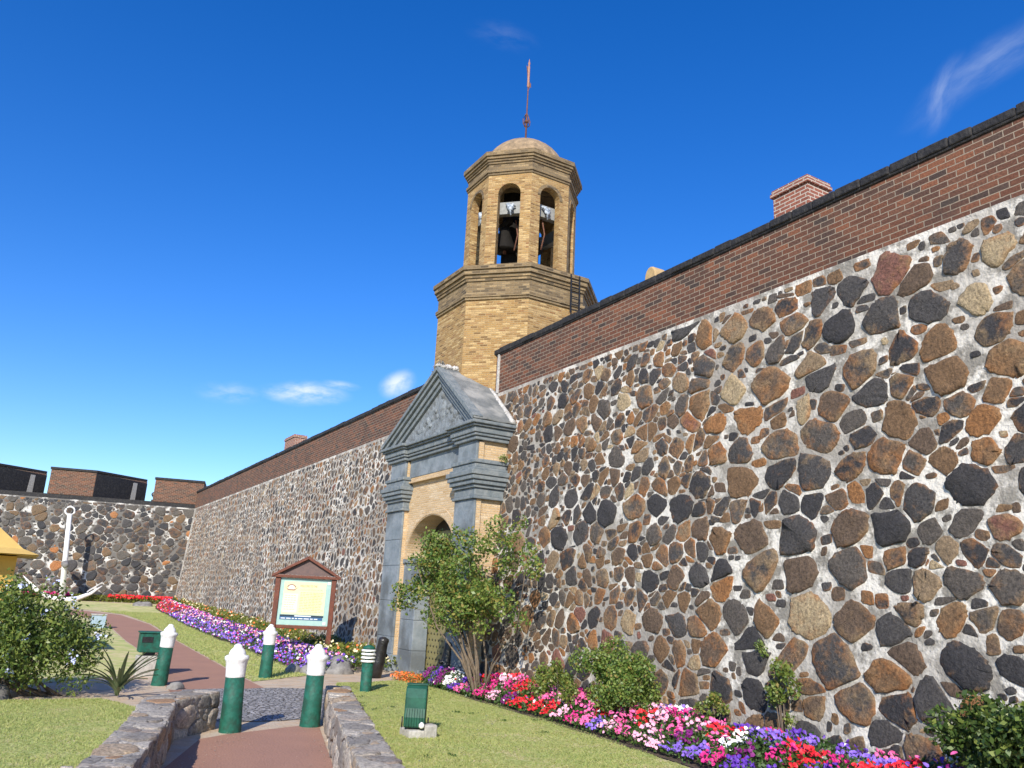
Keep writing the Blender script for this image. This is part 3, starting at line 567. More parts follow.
for k in range(8):      # eight walls of the lantern, each with an arched opening
    a0, a1 = R(22.5+45*k), R(22.5+45*(k+1)); am = (a0+a1)/2; ri = LR-.22
    def pt(s, z, inner=False):   # s: -1..1 in half widths metres
        ap = (ri if inner else LR)*math.cos(R(22.5)); tdx, tdy = -math.sin(am), math.cos(am)
        return (TX+ap*math.cos(am)+s*tdx, LC+ap*math.sin(am)+s*tdy, z)
    ho, hi_ = LR*math.sin(R(22.5)), ri*math.sin(R(22.5))
    arch = [(-AW, LZ0)]+[(-AW*math.cos(t), AZ+AW*math.sin(t)) for t in np.linspace(0,math.pi,13)]+[(AW, LZ0)]
    out = [(ho,LZ0),(ho,LZ1),(-ho,LZ1),(-ho,LZ0)]; inn = [(hi_,LZ0),(hi_,LZ1),(-hi_,LZ1),(-hi_,LZ0)]
    po = arch+out; pi_ = arch+inn; n = len(po); mb = MB()
    def halves(n):
        top = 1+6   # split the shape down its crown so that each half is a clean face
        return [list(range(0,top+1))+[n-2-0, n-1] , None]
    vo = [pt(s,z) for s,z in po]; vi = [pt(s,z,True) for s,z in pi_]
    crown = 7; mid_o = n; 
    V = vo+[pt(0,LZ1)]+vi+[pt(0,LZ1,True)]; Nn = n+1
    na = len(arch)
    fL = list(range(0,crown+1))+[n]+[na+2,na+3]; fR = [crown]+list(range(crown+1,na))+[na,na+1,n]
    faces = [tuple(fL), tuple(fR), tuple(i+Nn for i in reversed(fL)), tuple(i+Nn for i in reversed(fR))]
    for i in range(na-1): faces.append((i,i+1,Nn+i+1,Nn+i))
    faces += [(na+1,n,Nn+n,Nn+na+1),(n,na+2,Nn+na+2,Nn+n)]
    mb.add(V, faces); local(mb,tw).build('lantern_wall', M['brick_yel'], tw)
    mb = MB(); rgo = AW+.085; A_ = []
    for r0 in (AW+.002, rgo):
        for ex in (0,): A_.append([(-r0*math.cos(t), AZ+r0*math.sin(t)) for t in np.linspace(0,math.pi,13)])
    ap = LR*math.cos(R(22.5))
    def p2(s,z,e): return (TX+(ap+e)*math.cos(am)-s*math.sin(am), LC+(ap+e)*math.sin(am)+s*math.cos(am), z)
    V = [p2(s,z,.012) for s,z in A_[0]]+[p2(s,z,.012) for s,z in A_[1]]+[p2(s,z,-.01) for s,z in A_[0]]+[p2(s,z,-.01) for s,z in A_[1]]
    F_ = []
    for i in range(12): F_ += [(i,i+1,13+i+1,13+i),(13+i,13+i+1,39+i+1,39+i),(26+i,i,i+1,26+i+1)[::-1]]
    mb.add(V,F_); local(mb,tw).build('arch_ring', M['brick_band'] if k%2 else M['brick_yel'], tw)
mb = MB()
for r,z0,z1 in ((1.47,11.862,11.92),(1.50,11.92,11.99),(1.45,11.99,12.16),(1.48,12.16,12.22),(1.51,12.22,12.28),(1.55,12.28,12.35),(1.59,12.35,12.46)): mb.prism(octa(r,LC), z0, z1-.001)
local(mb,tw).build('upper_cornice', M['brick_band'], tw)
mb = MB(); mb.lathe([(1.12*math.cos(t), 12.46+1.03*math.sin(t)) for t in np.linspace(0,R(84),12)], (TX,LC,0), 32); local(mb,tw).build('dome', M['dome'], tw)
# grey beams and ironwork that carry the bells inside the lantern
mb = MB()
for k in range(8):
    a0 = R(22.5+45*k); a1 = R(67.5+45*k); rr0, rr1 = (LR-.25), (LR-.42)
    mb.prism([(TX+rr1*math.cos(a0),LC+rr1*math.sin(a0)),(TX+rr0*math.cos(a0),LC+rr0*math.sin(a0)),(TX+rr0*math.cos(a1),LC+rr0*math.sin(a1)),(TX+rr1*math.cos(a1),LC+rr1*math.sin(a1))], 10.9, 11.22)
local(mb,tw).build('bell_beam', M['beam'], tw)
mb = MB()
mb.prism([(TX+.56*math.cos(R(a)), LC+.28*math.sin(R(a))) for a in range(0,360,45)], 9.3, 11.9); local(mb,tw).build('bell_frame_light_block', M['bell'], tw)  # bell frame core, widened in near black to block light and darken the lantern
for k in range(8):
    a = R(45*k); c = (TX+1.04*math.cos(a), LC+1.04*math.sin(a)); mb = MB()
    t_ = (-math.sin(a), math.cos(a)); o_ = (math.cos(a), math.sin(a))
    def q3(s,e,z): return (c[0]+t_[0]*s+o_[0]*e, c[1]+t_[1]*s+o_[1]*e, z)
    mb.tube([q3(-.12,.10,11.14),q3(-.05,.16,11.1),q3(.0,.18,10.98),q3(.03,.16,10.8)],[.02,.05,.03,.02],8)
    mb.tube([q3(.12,.10,11.06),q3(.07,.16,11.09),q3(.02,.18,11.0)],[.018,.035,.03],8)
    mb.lathe([(.03,0),(.08,.02),(.09,.05),(.03,.07)], q3(.01,.14,11.0), 12, axis=(o_[0],o_[1],0))
    local(mb,tw).build('pulley_bracket', M['bracket'], tw)
def bell(a, r, sz, label):
    c = (TX+r*math.cos(a), LC+r*math.sin(a), 10.2); b = root('bell', c, label, 'bell', 'bells hanging in the tower lantern')
    mb = MB(); mb.lathe([(sz,-.05),(sz*.97,0),(sz*.8,.12),(sz*.6,.3),(sz*.52,.48),(sz*.4,.58),(.05,.62)], (0,0,0), 28); mb.build('bell_body', M['bell'], b)
    mb = MB(); mb.box(-.05,.05,-sz*.9,sz*.9,.6,.76); mb.build('headstock', M['bell'], b)
    mb = MB(); mb.tube([(sz*.3,-sz*1.1,.7),(sz*.5,-sz*1.2,.3),(sz*.2,-sz*1.25,-.15)],[.02,.02,.02],6); mb.tube([(0,0,.2),(0,0,-.12)],[.02,.05],8); mb.build('clapper', M['rust'], b)
bell(R(200), .62, .3, 'large dark bell hanging behind the leftmost visible lantern arch'); bell(R(262), .6, .34, 'dark bell hanging behind the right-hand lantern arch'); bell(R(60), .62, .3, 'dark bell at the back of the lantern behind the middle arch')
# iron ladder straps on the right face of the tower ledge
mb = MB(); ap = 2.13*math.cos(R(22.5))+.03
for s in (.62,.86):
    mb.box(TX+s-.012-.35,TX+s+.012-.35,TY-ap-.03,TY-ap,8.2,9.16)
for z in np.arange(8.28,9.12,.14): mb.box(TX+.27,TX+.51,TY-ap-.02,TY-ap-.005,z,z+.018)
lad = mb.build('iron_ladder', M['black']); tag(lad, 'thin black iron ladder fixed over the tower ledge on its right side', 'ladder')
# lightning pole and vane
pole = root('weather_vane', (TX,LC,13.42), 'rusty iron finial pole with vane scrolls on top of the tower dome', 'finial')
mb = MB(); mb.tube([(0,0,0),(0,0,.9),(0,0,1.5),(0,0,1.8)],[.028,.02,.017,.015],8); mb.build('pole', M['rust'], pole)
mb = MB(); mb.lathe([(.015,0),(.034,.04),(.03,.6),(.02,.66),(.035,.7),(.016,.76),(.004,.84)], (0,0,1.66), 12); mb.build('pale_tip', M['rustpink'], pole)
mb = MB()
for a in range(0,360,90):
    c_, s_2 = math.cos(R(a)), math.sin(R(a)); mb.tube([(c_*.03,s_2*.03,.56),(c_*.1,s_2*.1,.62),(c_*.11,s_2*.11,.74),(c_*.05,s_2*.05,.86),(0,0,.95)],[.014]*5,6)
mb.lathe([(.02,0),(.06,.03),(.06,.06),(.02,.1)], (0,0,.66), 12); mb.build('scroll_knot', M['rust'], pole)
mb = MB(); mb.ext([(-.02,0,2.25),(-.13,0,2.32),(-.1,0,2.24),(-.03,0,1.98)],(0,.01,0)); mb.ext([(.03,0,1.86),(.12,0,1.78),(.13,0,1.66),(.08,0,1.7),(.04,0,1.6)],(0,.01,0)); mb.tube([(-.1,0,2.3),(-.06,0,2.0),(0,0,1.7)],[.008]*3,5)
v = mb.build('vane', M['rust'], pole); v.rotation_euler = (0,0,R(-30)); v.scale = (.6,.6,1)

pole.scale = (1,1,1.1)
# ---------------------------------------------------------------- portal
pt_ = root('gate_portal', (7.8,16.6,0), 'classical gateway of blue grey stone pilasters, cream brick arch and pediment', 'gateway')
def part(mb, name, m, bevel=.012, parent=pt_): return local(mb, pt_).build(name, m, parent, bevel=bevel)
YL0, YL1, YR0, YR1, YC = 17.9, 18.85, 14.32, 15.2, 16.6
YA = 16.05
# arched brick front wall with the opening cut through
def archwall(x0, x1, ya, yb, zt, hw, z_s, rise, mb):
    arch = [(YC-hw,-.1)]+[(YC-hw*math.cos(t), z_s+rise*math.sin(t)) for t in np.linspace(0,math.pi,25)]+[(YC+hw,-.1)]
    na = len(arch); crown = 13; pts = arch+[(yb,-.1),(yb,zt),(YC,zt),(ya,zt),(ya,-.1)]; n = len(pts)
    V = [(x0,y,z) for y,z in pts]+[(x1,y,z) for y,z in pts]
    fL = list(range(0,crown+1))+[na+2,na+3,na+4]; fR = list(range(crown,na))+[na,na+1,na+2]
    F_ = [tuple(fL),tuple(fR),tuple(i+n for i in reversed(fL)),tuple(i+n for i in reversed(fR))]
    F_ += [(i,(i+1)%n,n+(i+1)%n,n+i) for i in range(n)]
    mb.add(V,F_)
mb = MB(); archwall(7.8,8.9,YR0+.05,YL1-.05,4.42,1.25,2.5,.95,mb); part(mb,'arch_wall',M['brick_pale'],0)
mb = MB(); mb.box(7.8,8.9,YR0+.05,YL1-.05,4.422,5.19); part(mb,'upper_wall',M['brick_pale'],0)
mb = MB(); hw = 1.27     # voussoir ring
o1 = [(YC-hw*math.cos(t),2.5+.97*math.sin(t)) for t in np.linspace(0,math.pi,25)]; o2 = [(YC-(hw+.2)*math.cos(t),2.5+1.17*math.sin(t)) for t in np.linspace(0,math.pi,25)]
for i in range(24):
    mb.ext([(7.8,)+tuple(o1[i]),(7.8,)+tuple(o1[i+1]),(7.8,)+tuple(o2[i+1]),(7.8,)+tuple(o2[i])],(-.015,0,0))
part(mb,'arch_ring',M['brick_pale'],.006)
for (a,b) in ((YL0,YL1),(YR0,YR1)):
    mb = MB(); zc = 0
    for z1 in (.38,.75,1.55,2.35,2.95,3.62): mb.box(7.65+random.uniform(-.004,.004),7.70,a+random.uniform(0,.006),b-random.uniform(0,.006),(zc if zc else -.1)+.004,z1-.004); zc = z1
    mb.box(7.665,7.70,a+.012,b-.012,-.1,3.62); part(mb,'pilaster',M['slate'],.008)
    mb = MB(); mb.box(7.701,7.81,a+.01,b-.01,-.1,4.8); part(mb,'pilaster_core',M['brick_pale'],0)
    # plinth
    mb = MB(); mb.box(7.61,7.80,a-.02,b+.02,-.1,.36); part(mb,'plinth',M['slate'],.015)
    mb = MB()
    for z0,z1,e in ((3.62,3.68,.05),(3.68,3.84,.015),(3.84,3.91,.06),(3.91,4.0,.11),(4.0,4.09,.15),(4.09,4.19,.18),(4.19,4.25,.12),(4.25,4.34,.07),(4.34,4.42,.1)):
        mb.box(7.65-e, 8.6 if a == YR0 else 8.6, a-e, b+e*.8, z0+.001, z1)
    part(mb,'capital',M['slate_dk'],.014)
    mb = MB(); mb.box(7.64,7.699,a+.03,b-.05,4.422,4.82); part(mb,'frieze_block',M['slate'],.01)
mb = MB(); mb.box(7.75,7.8,YR1+.02,YL0-.02,4.40,4.82); part(mb,'frieze',M['slate'],.006)
mb = MB(); mb.box(7.70,7.8,YR1+.1,YL0-.1,4.26,4.30); mb.box(7.76,7.8,YR1+.1,YL0-.1,4.30,4.395); part(mb,'arch_fillet',M['brick_pale'],.004)
mb = MB()
for z0,z1,e in ((4.82,4.9,.05),(4.9,4.96,.09),(4.96,5.08,.12),(5.08,5.13,.17),(5.13,5.2,.22)):
    mb.box(7.72-e,8.6,YR1-.1,YL0+.1,z0+.0015,z1-.0015)
    mb.box(7.62-e,8.58,YR0-e,YR1+e,z0+.001,z1); mb.box(7.62-e,8.58,YL0-e,YL1+e,z0+.001,z1)
part(mb,'cornice',M['slate_dk'],.016)
# pediment
AP, EZ = 6.68, 5.2; yA, yB = YR0-.2, YL1+.2
mb = MB(); mb.ext([(7.62,yA+.1,EZ+.003),(7.62,yB-.1,EZ+.003),(7.62,YA,AP-.12)],(.9,0,0)); part(mb,'tympanum',M['slate_lt'],0)
def rake(ys, ye, lab):
    mb = MB(); d = Vector((0,ye-ys,AP-EZ)).normalized(); nrm = Vector((0,-d.z,d.y)); nrm = nrm if nrm.z > 0 else -nrm
    for x0,w0,w1 in ((7.56,-.34,-.24),(7.51,-.24,-.12),(7.45,-.12,-.03),(7.40,-.03,.06)):
        P = [Vector((x0,ys,EZ))+nrm*w0, Vector((x0,YA,AP))+nrm*w0, Vector((x0,YA,AP))+nrm*w1, Vector((x0,ys,EZ))+nrm*w1]
        # trim at ridge and eaves
        def at(w, y): return (x0, y, EZ+.004+(AP-EZ)*abs(y-ys)/abs(ye-ys)+w/abs(d.y))
        y_lo = lambda w: ys + (0 if w >= -.001 else (-w/abs(d.z))*(1 if ye > ys else -1))
        pts = [at(w0,y_lo(w0)),at(w0,YA),at(w1,YA),at(w1,y_lo(w1))]
        mb.ext(pts,(.23,0,0))
    return mb
for ys in (yA,yB):
    mb = rake(ys, YA, ''); part(mb,'raking_cornice',M['slate_dk'],.006)
mb = MB(); N_ = 14       # the two sloping roofs, running back into the wall
for sgn,ye in ((-1,yA-.02),(1,yB+.02)):
    vs = []; fs = []
    for i in range(N_+1):
        for j in range(9):
            t = i/N_; x = 7.42+(8.72-7.42)*j/8; y = ye+(YA-ye)*t; z = EZ+.03+(AP+.05-EZ)*t+.07*math.sin(math.pi*t)*(j/8)
            if 0 < j < 8: z += random.uniform(-.012,.012)
            vs.append((x,y,z))
    for i in range(N_):
        for j in range(8): fs.append((i*9+j,i*9+j+1,(i+1)*9+j+1,(i+1)*9+j))
    mb.add(vs,fs,0,True)
o = part(mb,'roof_slope',M['lead'],0); so = o.modifiers.new('solid','SOLIDIFY'); so.thickness = .03; so.offset = -1
mb = MB()       # ragged lime mortar flashing along ridge and wall joint
for k in range(34):
    t = k/33; mb.lathe([(.02,-.03),(.07+random.uniform(0,.03),0),(.05,.05),(.01,.08)], (7.45+t*.6+random.uniform(-.02,.02), YA+random.uniform(-.05,.05), AP+.05+random.uniform(-.02,.03)), 7)
part(mb,'mortar_flashing',M['pale_mortar'],0); mb = MB()
for k in range(60):
    t = k/59; mb.lathe([(.02,-.03),(.07+random.uniform(0,.03),0),(.04,.05),(.01,.07)], (8.36+.12*t, yA+.05+(YA-yA)*t, EZ+.06+(AP-EZ)*t+.04*math.sin(math.pi*t)), 7)
part(mb,'mortar_flashing',M['pale_mortar'],0)
mb = MB(); rq = random.Random(6)
def lump(y,z,ry,rz,d=.05):
    d *= .6
    vs = [(7.615-d*.9,y,z)]; n_ = 9
    for k in range(n_): t = 2*math.pi*k/n_; vs.append((7.615-d*.7,y+ry*.6*math.cos(t),z+rz*.6*math.sin(t)))
    for k in range(n_): t = 2*math.pi*k/n_; vs.append((7.617,y+ry*math.cos(t),z+rz*math.sin(t)))
    fs = [(0,1+k,1+(k+1)%n_) for k in range(n_)]+[(1+k,1+n_+k,1+n_+(k+1)%n_,1+(k+1)%n_) for k in range(n_)]
    mb.add(vs,fs,0,True)
for y,z,ry,rz in ((YA,5.75,.2,.27),(YA,6.1,.1,.1)): lump(y,z,ry,rz,.07)
for sg in (-1,1):
    for k in range(13):
        t = k/12; lump(YA+sg*(.25+.95*t), 5.42+.42*(1-t)*abs(math.sin(t*7+.6))+rq.uniform(-.02,.03), rq.uniform(.06,.11), rq.uniform(.05,.1), rq.uniform(.03,.06))
part(mb,'carved_relief',M['slate_lt'],0)
# jambs and gate
for y0,y1 in ((17.1,17.87),(15.18,15.5)):
    mb = MB(); zc = -.1
    for z1 in (.5,1.15,1.8,2.4): mb.box(7.785,8.14,y0+random.uniform(0,.004),y1,zc+.003,z1-.003); zc = z1
    mb.box(7.75,8.14,y0-.03,y1+.02,2.4,2.5); part(mb,'jamb',M['slate'],.01)
mb = MB(); mb.box(8.18,8.24,YC-1.02,YC+1.02,.12,2.42); g_ = part(mb,'gate_leaf',M['gate'],.006)
mb = MB()
for i in range(13):
    for j in range(17):
        y = YC-.94+i*.157+(.0785 if j%2 else 0)-.03; z = .24+j*.13
        if y < YC+.97: mb.add([(8.176,y-.03,z),(8.176,y,z-.03),(8.176,y+.03,z),(8.176,y,z+.03),(8.15,y,z)],[(0,1,4),(1,2,4),(2,3,4),(3,0,4)])
local(mb,pt_).build('studs', M['stud'], g_)
mb = MB(); mb.box(8.10,8.24,YC-1.02,YC+1.02,2.421,2.52); part(mb,'transom',M['stud'],.01)
mb = MB(); pts = [(8.2,YC-1.0,2.521),(8.2,YC+1.0,2.521)]+[(8.2,YC+1.0*math.cos(t),2.522+.62*math.sin(t)) for t in np.linspace(0.05,math.pi-.05,15)]
mb.ext(pts,(.04,0,0)); f_ = part(mb,'gate_fanlight',M['gate'],0)
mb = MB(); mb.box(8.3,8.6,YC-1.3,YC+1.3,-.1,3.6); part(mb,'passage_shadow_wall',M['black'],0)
mb = MB(); mb.box(7.95,8.3,YC-1.05,YC+1.05,-.1,.1); part(mb,'threshold',M['slate_dk'],.02)

# old cannon barrels used as guard posts
def cannon_post(loc, lean, label):
    b = root('cannon_post', loc, label, 'cannon bollard', 'old cannon barrels guarding the gateway')
    mb = MB(); ax = Vector(lean).normalized()
    mb.lathe([(.135,0),(.13,.35),(.115,.42),(.12,.5),(.105,.7),(.115,.76),(.105,.8),(.03,.83)], (0,0,0), 20, axis=ax); mb.build('barrel', M['black'], b)
    mb = MB(); q = ax*.45; mb.tube([(q.x-.16,q.y-.02,q.z),(q.x+.16,q.y+.02,q.z)],[.04,.04],10); mb.build('trunnion', M['black'], b)
cannon_post((6.75,16.55,0), (.12,-.14,1), 'short black cannon barrel leaning by the left pilaster of the gateway')
cannon_post((7.55,15.05,0), (.15,-.05,1), 'black cannon barrel post right of the olive gate behind the shrub')

# ---------------------------------------------------------------- bollards
def bollard():
    r0 = bpy.data.objects.new('bollard', None); COL.objects.link(r0)
    mb = MB(); mb.lathe([(.132,-.1),(.13,.0),(.118,.3),(.112,.62)], (0,0,0), 28); mb.build('shaft', M['green'], r0)
    mb = MB(); mb.lathe([(.113,.618),(.114,.63),(.118,.72),(.128,.80),(.142,.82),(.144,.85),(.128,.865),(.098,.875),(.1,.895),(.082,.93),(.055,.955),(.05,.965),(.045,.985),(.02,1.0),(.002,1.003)], (0,0,0), 28); mb.build('cap', M['white'], r0)
    return r0
B0 = bollard(); first = True
for (x,y,lx,ly,lab) in [(3.55,10.72,.015,-.01,'green bollard with white knobbed cap, against the right low wall where the cobbles begin'),
        (2.52,10.53,-.03,0,'green bollard with white knobbed cap standing at the end of the left low wall'),
        (2.43,15.5,.05,.02,'leaning green bollard with white cap beside the green litter bin'),
        (4.51,16.6,.0,.0,'green bollard with white cap in front of the far flower border, below the notice board')]:
    o = B0 if first else copy_tree(B0); first = False
    o.location = (x,y,0); o.rotation_euler = (ly,lx,0); tag(o, lab, 'bollard', 'green and white bollards round the cobbled strip')
b = root('lamp_bollard', (5.64,14.2,0), 'short green bollard lamp with white louvre rings on the lawn by the gateway', 'bollard light')
mb = MB(); mb.lathe([(.105,-.1),(.1,0),(.1,.5)], (0,0,0), 24); mb.build('shaft', M['green'], b)
mb = MB(); mb.lathe([(.06,.5),(.06,.72)], (0,0,0), 16); mb.build('lamp_core', M['green'], b)
for z in (.5,.56,.62,.68): mb = MB(); mb.lathe([(.05,0),(.125,.0),(.13,.02),(.11,.034),(.05,.036)], (0,0,z), 24); mb.build('louvre', M['white'], b)
mb = MB(); mb.lathe([(.06,.715),(.11,.72),(.1,.75),(.06,.78),(.01,.79)], (0,0,0), 24); mb.build('cap', M['green'], b)

# floodlight on a broken concrete block
fd = root('floodlight', (4.55,9.75,0), 'green ribbed garden floodlight on a small broken concrete block on the lawn', 'floodlight')
mb = MB(); seg = []
prof = [(-.2,.12),(-.21,.24),(-.17,.34),(-.17,.46),(-.10,.56),(-.02,.59),(.12,.59),(.17,.52),(.15,.30),(.06,.11)]
mb.ext([(-.12,y,z) for y,z in prof],(.26,0,0)); hs = mb.build('housing', M['green_dk'], fd, bevel=.02); hs.rotation_euler = (0,0,R(-28))
mb = MB()
for x in np.linspace(-.10,.12,8): mb.ext([(x,-.199,.13),(x,-.225,.14),(x,-.235,.24),(x,-.20,.34),(x,-.168,.34)],(.012,0,0))
mb.build('cooling_fins', M['green_dk'], fd).rotation_euler = (0,0,R(-28))
mb = MB(); mb.box(-.125,.145,-.03,.14,.592,.604); mb.build('hood', M['green_dk'], fd, bevel=.01).rotation_euler = (0,0,R(-28))
for x_ in (-.15,.17): mb = MB(); mb.tube([(x_,0,.06),(x_,.0,.22)],[.010]*2,6); mb.build('stirrup_arm', M['black'], fd).rotation_euler = (0,0,R(-28))
mb = MB(); mb.ext([(-.16,-.22,-.02),(.17,-.27,-.02),(.2,.12,-.02),(-.14,.12,-.02)],(0,0,.12)); mb.ext([(.02,-.28,-.01),(.2,-.26,-.01),(.19,-.12,-.01),(.04,-.12,-.01)],(0,0,.17)); o = mb.build('block', M['concrete'], fd, bevel=.02)
mb = MB(); mb.lathe([(.01,0),(.035,.02),(.035,.05),(.01,.075)], (-.02,-.26,.12), 10); mb.build('cable_gland', M['white'], fd)

# ---------------------------------------------------------------- notice board
nb = root('notice_board', (6.30,20.45,.04), 'yellow visitor notice board in a red-brown gabled wooden frame by the flower border', 'notice board')
nb.rotation_euler = (0,0,R(-20)); nbm = nb
def nbp(mb, name, m, parent=nb, bevel=.01): return mb.build(name, m, parent, bevel=bevel)
hw_ = .68
for s in (-1,1): mb = MB(); mb.box(s*hw_-.06,s*hw_+.06,-.06,.06,-.1,1.96); nbp(mb,'post',M['wood'])
mb = MB(); mb.box(-hw_+.06,hw_-.06,-.035,.035,.72,.80); nbp(mb,'bottom_rail',M['wood'])
mb = MB(); mb.box(-hw_-.12,hw_+.12,-.11,.11,1.93,2.0); nbp(mb,'top_rail',M['wood'])
mb = MB(); mb.ext([(-hw_-.02,-.03,2.01),(hw_+.02,-.03,2.01),(0,-.03,2.40)],(0,.06,0)); nbp(mb,'gable_board',M['woodgable'],bevel=0)
for s in (-1,1):
    mb = MB(); mb.ext([(s*(hw_+.16),-.13,1.93),(s*(hw_+.16),-.13,2.0),(0,-.13,2.48),(0,-.13,2.40)],(0,.26,0)); nbp(mb,'roof_board',M['wood'],bevel=.006)
mb = MB(); mb.box(-hw_+.062,hw_-.062,-.02,.02,.805,1.925); bd = nbp(mb,'board',M['teal'],bevel=0)
mb = MB(); mb.box(-.52,.50,-.026,-.0205,1.06,1.84); nbp(mb,'paper',M['cream'],bd,0)
mb = MB(); mb.box(-.50,-.16,-.029,-.0265,1.1,1.55); nbp(mb,'side_panel',M['creamlt'],bd,0)
mb = MB(); mb.box(-.55,.48,-.026,-.0205,.93,1.0); nbp(mb,'banner',M['blue'],bd,0)
mb = MB(); mb.box(-.55,.50,-.026,-.0205,1.003,1.045); nbp(mb,'banner_band',M['navy'],bd,0)
mb = MB(); rl = random.Random(3)     # faded lines of body text, too small to read in the photograph
for i in range(13):
    z = 1.58-i*.038; x = -.11
    while x < .44:
        w = rl.uniform(.03,.09)
        if x+w < .47: mb.box(x,x+w,-.0285,-.0262,z,z+.011)
        x += w+.018
for i in range(7):
    z = 1.5-i*.055; x = -.48
    while x < -.24: w = rl.uniform(.03,.07); mb.box(x,x+w,-.031,-.0292,z,z+.01); x += w+.018
nbp(mb,'body_text',M['ink'],bd,0)
mb = MB(); cz = 1.70; cxx = -.34      # arched crest over a bar
pts = [(cxx-.11*math.cos(t),cz+.08*math.sin(t)) for t in np.linspace(0,math.pi,11)]; pin = [(cxx-.08*math.cos(t),cz+.055*math.sin(t)) for t in np.linspace(0,math.pi,11)]
for i in range(10): mb.ext([(pts[i][0],-.0265,pts[i][1]),(pts[i+1][0],-.0265,pts[i+1][1]),(pin[i+1][0],-.0265,pin[i+1][1]),(pin[i][0],-.0265,pin[i][1])],(0,-.003,0))
mb.ext([(cxx-.16,-.0265,cz+.01),(cxx-.07,-.0265,cz-.045),(cxx+.07,-.0265,cz-.045),(cxx+.16,-.0265,cz+.01),(cxx+.08,-.0265,cz-.075),(cxx-.08,-.0265,cz-.075)],(0,-.003,0)); nbp(mb,'crest',M['crest'],bd,0)
mb = MB(); mb.ext([(cxx-.07,-.0262,cz-.03),(cxx+.07,-.0262,cz-.03),(cxx+.06,-.0262,cz+.03),(cxx,-.0262,cz+.05),(cxx-.06,-.0262,cz+.03)],(0,-.002,0)); nbp(mb,'crest_field',M['whiteink'],bd,0)
def text(s, size, x, z, m, name, y=-.0275, w=None):
    cu = bpy.data.curves.new(name,'FONT'); cu.body = s; cu.size = size; cu.extrude = .0008; cu.align_x = 'LEFT'
    tmp = bpy.data.objects.new(name, cu); COL.objects.link(tmp); dg = bpy.context.evaluated_depsgraph_get(); me = bpy.data.meshes.new_from_object(tmp.evaluated_get(dg))
    bpy.data.objects.remove(tmp); me.materials.clear(); me.materials.append(m); o = bpy.data.objects.new(name, me); COL.objects.link(o); o.parent = bd
    o.location = (x,y,z); o.rotation_euler = (R(90),0,0)
    if w: xs = [v.co.x for v in me.vertices]; o.scale.x = w/(max(xs)-min(xs))
    return o
text('WELCOME TO THE', .075, -.14, 1.72, M['redink'], 'heading', w=.42); text('CASTLE OF GOOD HOPE', .06, -.14, 1.635, M['tealink'], 'heading', w=.56)
mb = MB(); x = -.52
while x < .38: w = rl.uniform(.05,.13); mb.box(x,x+w,-.0285,-.0262,.95,.972); x += w+.025
mb.box(-.2,.2,-.0285,-.0262,1.01,1.035); nbp(mb,'banner_text',M['whiteink'],bd,0)
for x_,z_ in ((.53,1.8),(.5,.83)): mb = MB(); mb.box(x_,x_+.07,-.03,-.0215,z_,z_+.07); nbp(mb,'corner_clip',M['white'],bd,0)

# ---------------------------------------------------------------- low walls beside the path
def lowwall(name, inner, outer, H, label, seed):
    r0 = root(name, (*inner[len(inner)//2],0), label, 'low wall'); mb = MB(); tone = []
    n = len(inner)
    for i in range(n-1):
        a,b,c,d = inner[i],inner[i+1],outer[i+1],outer[i]
        mb.add([(*a,-.1),(*b,-.1),(*c,-.1),(*d,-.1),(*a,H),(*b,H),(*c,H),(*d,H)],[(0,3,2,1),(4,5,6,7),(0,1,5,4),(1,2,6,5),(2,3,7,6),(3,0,4,7)])
    tone += [(0,0,0,1)]*len(mb.v)
    allv = []
    def face(a,b,z0,z1,s):
        ud = Vector((b[0]-a[0],b[1]-a[1],0)); nd = Vector((ud.y,-ud.x,0)).normalized()
        mid = Vector(((inner[0][0]+outer[-1][0])/2,(inner[0][1]+outer[-1][1])/2,0))
        return ud, nd
    cen = Vector((sum(p[0] for p in inner+outer)/(2*n), sum(p[1] for p in inner+outer)/(2*n), 0))
    edges = [(inner[i],inner[i+1],(outer[i][0]-inner[i][0],outer[i][1]-inner[i][1])) for i in range(n-1)]
    edges += [(outer[i],outer[i+1],(inner[i][0]-outer[i][0],inner[i][1]-outer[i][1])) for i in range(n-1)]
    edges += [(inner[-1],outer[-1],(inner[-2][0]-inner[-1][0],inner[-2][1]-inner[-1][1]))]
    for k,(a,b,inw) in enumerate(edges):
        ud = Vector((b[0]-a[0],b[1]-a[1],0)); nd = Vector((ud.y,-ud.x,0)).normalized()
        if nd.x*inw[0]+nd.y*inw[1] > 0: nd = -nd
        rubble(mb,tone,(*a,0),ud,(0,0,1),nd,(0,ud.length),(-.02,H),[(.11,.16,40),(.07,.11,140),(.04,.06,300)],mgap=.009,warp=0,relief=.028,seed=seed+k,squash=1.6)
    for i in range(n-1):    # flat coping slabs
        a,b,c,d = [Vector((*q,0)) for q in (inner[i],inner[i+1],outer[i+1],outer[i])]; ud = b-a; vd = d-a
        rubble(mb,tone,(a.x,a.y,H),ud,vd,(0,0,1),(0,ud.length),(-.01,vd.length+.02),[(.17,.24,50),(.1,.14,150),(.05,.07,300)],mgap=.009,warp=0,relief=.012,seed=seed+50+i,squash=1.3)
    o = mb.build('stonework', [M['mortar_low'], M['stone_low']], None, fix=False, tone=tone); o.parent = r0; o.matrix_parent_inverse = Matrix.Translation(-r0.location)
M['mortar_low'] = mat('low_wall_mortar', (.42,.39,.33), .95, (.3,.27,.23), 9, .8, 30)
lowwall('low_path_wall', [(1.3,2.2),(2.1,5.0),(2.55,6.5),(3.02,8.2),(3.42,9.6),(3.93,11.35)], [(1.6,2.05),(2.4,4.9),(2.84,6.42),(3.31,8.12),(3.7,9.5),(4.15,11.22)], .42, 'low rubble wall with rough grey top curving along the right of the path', 31)
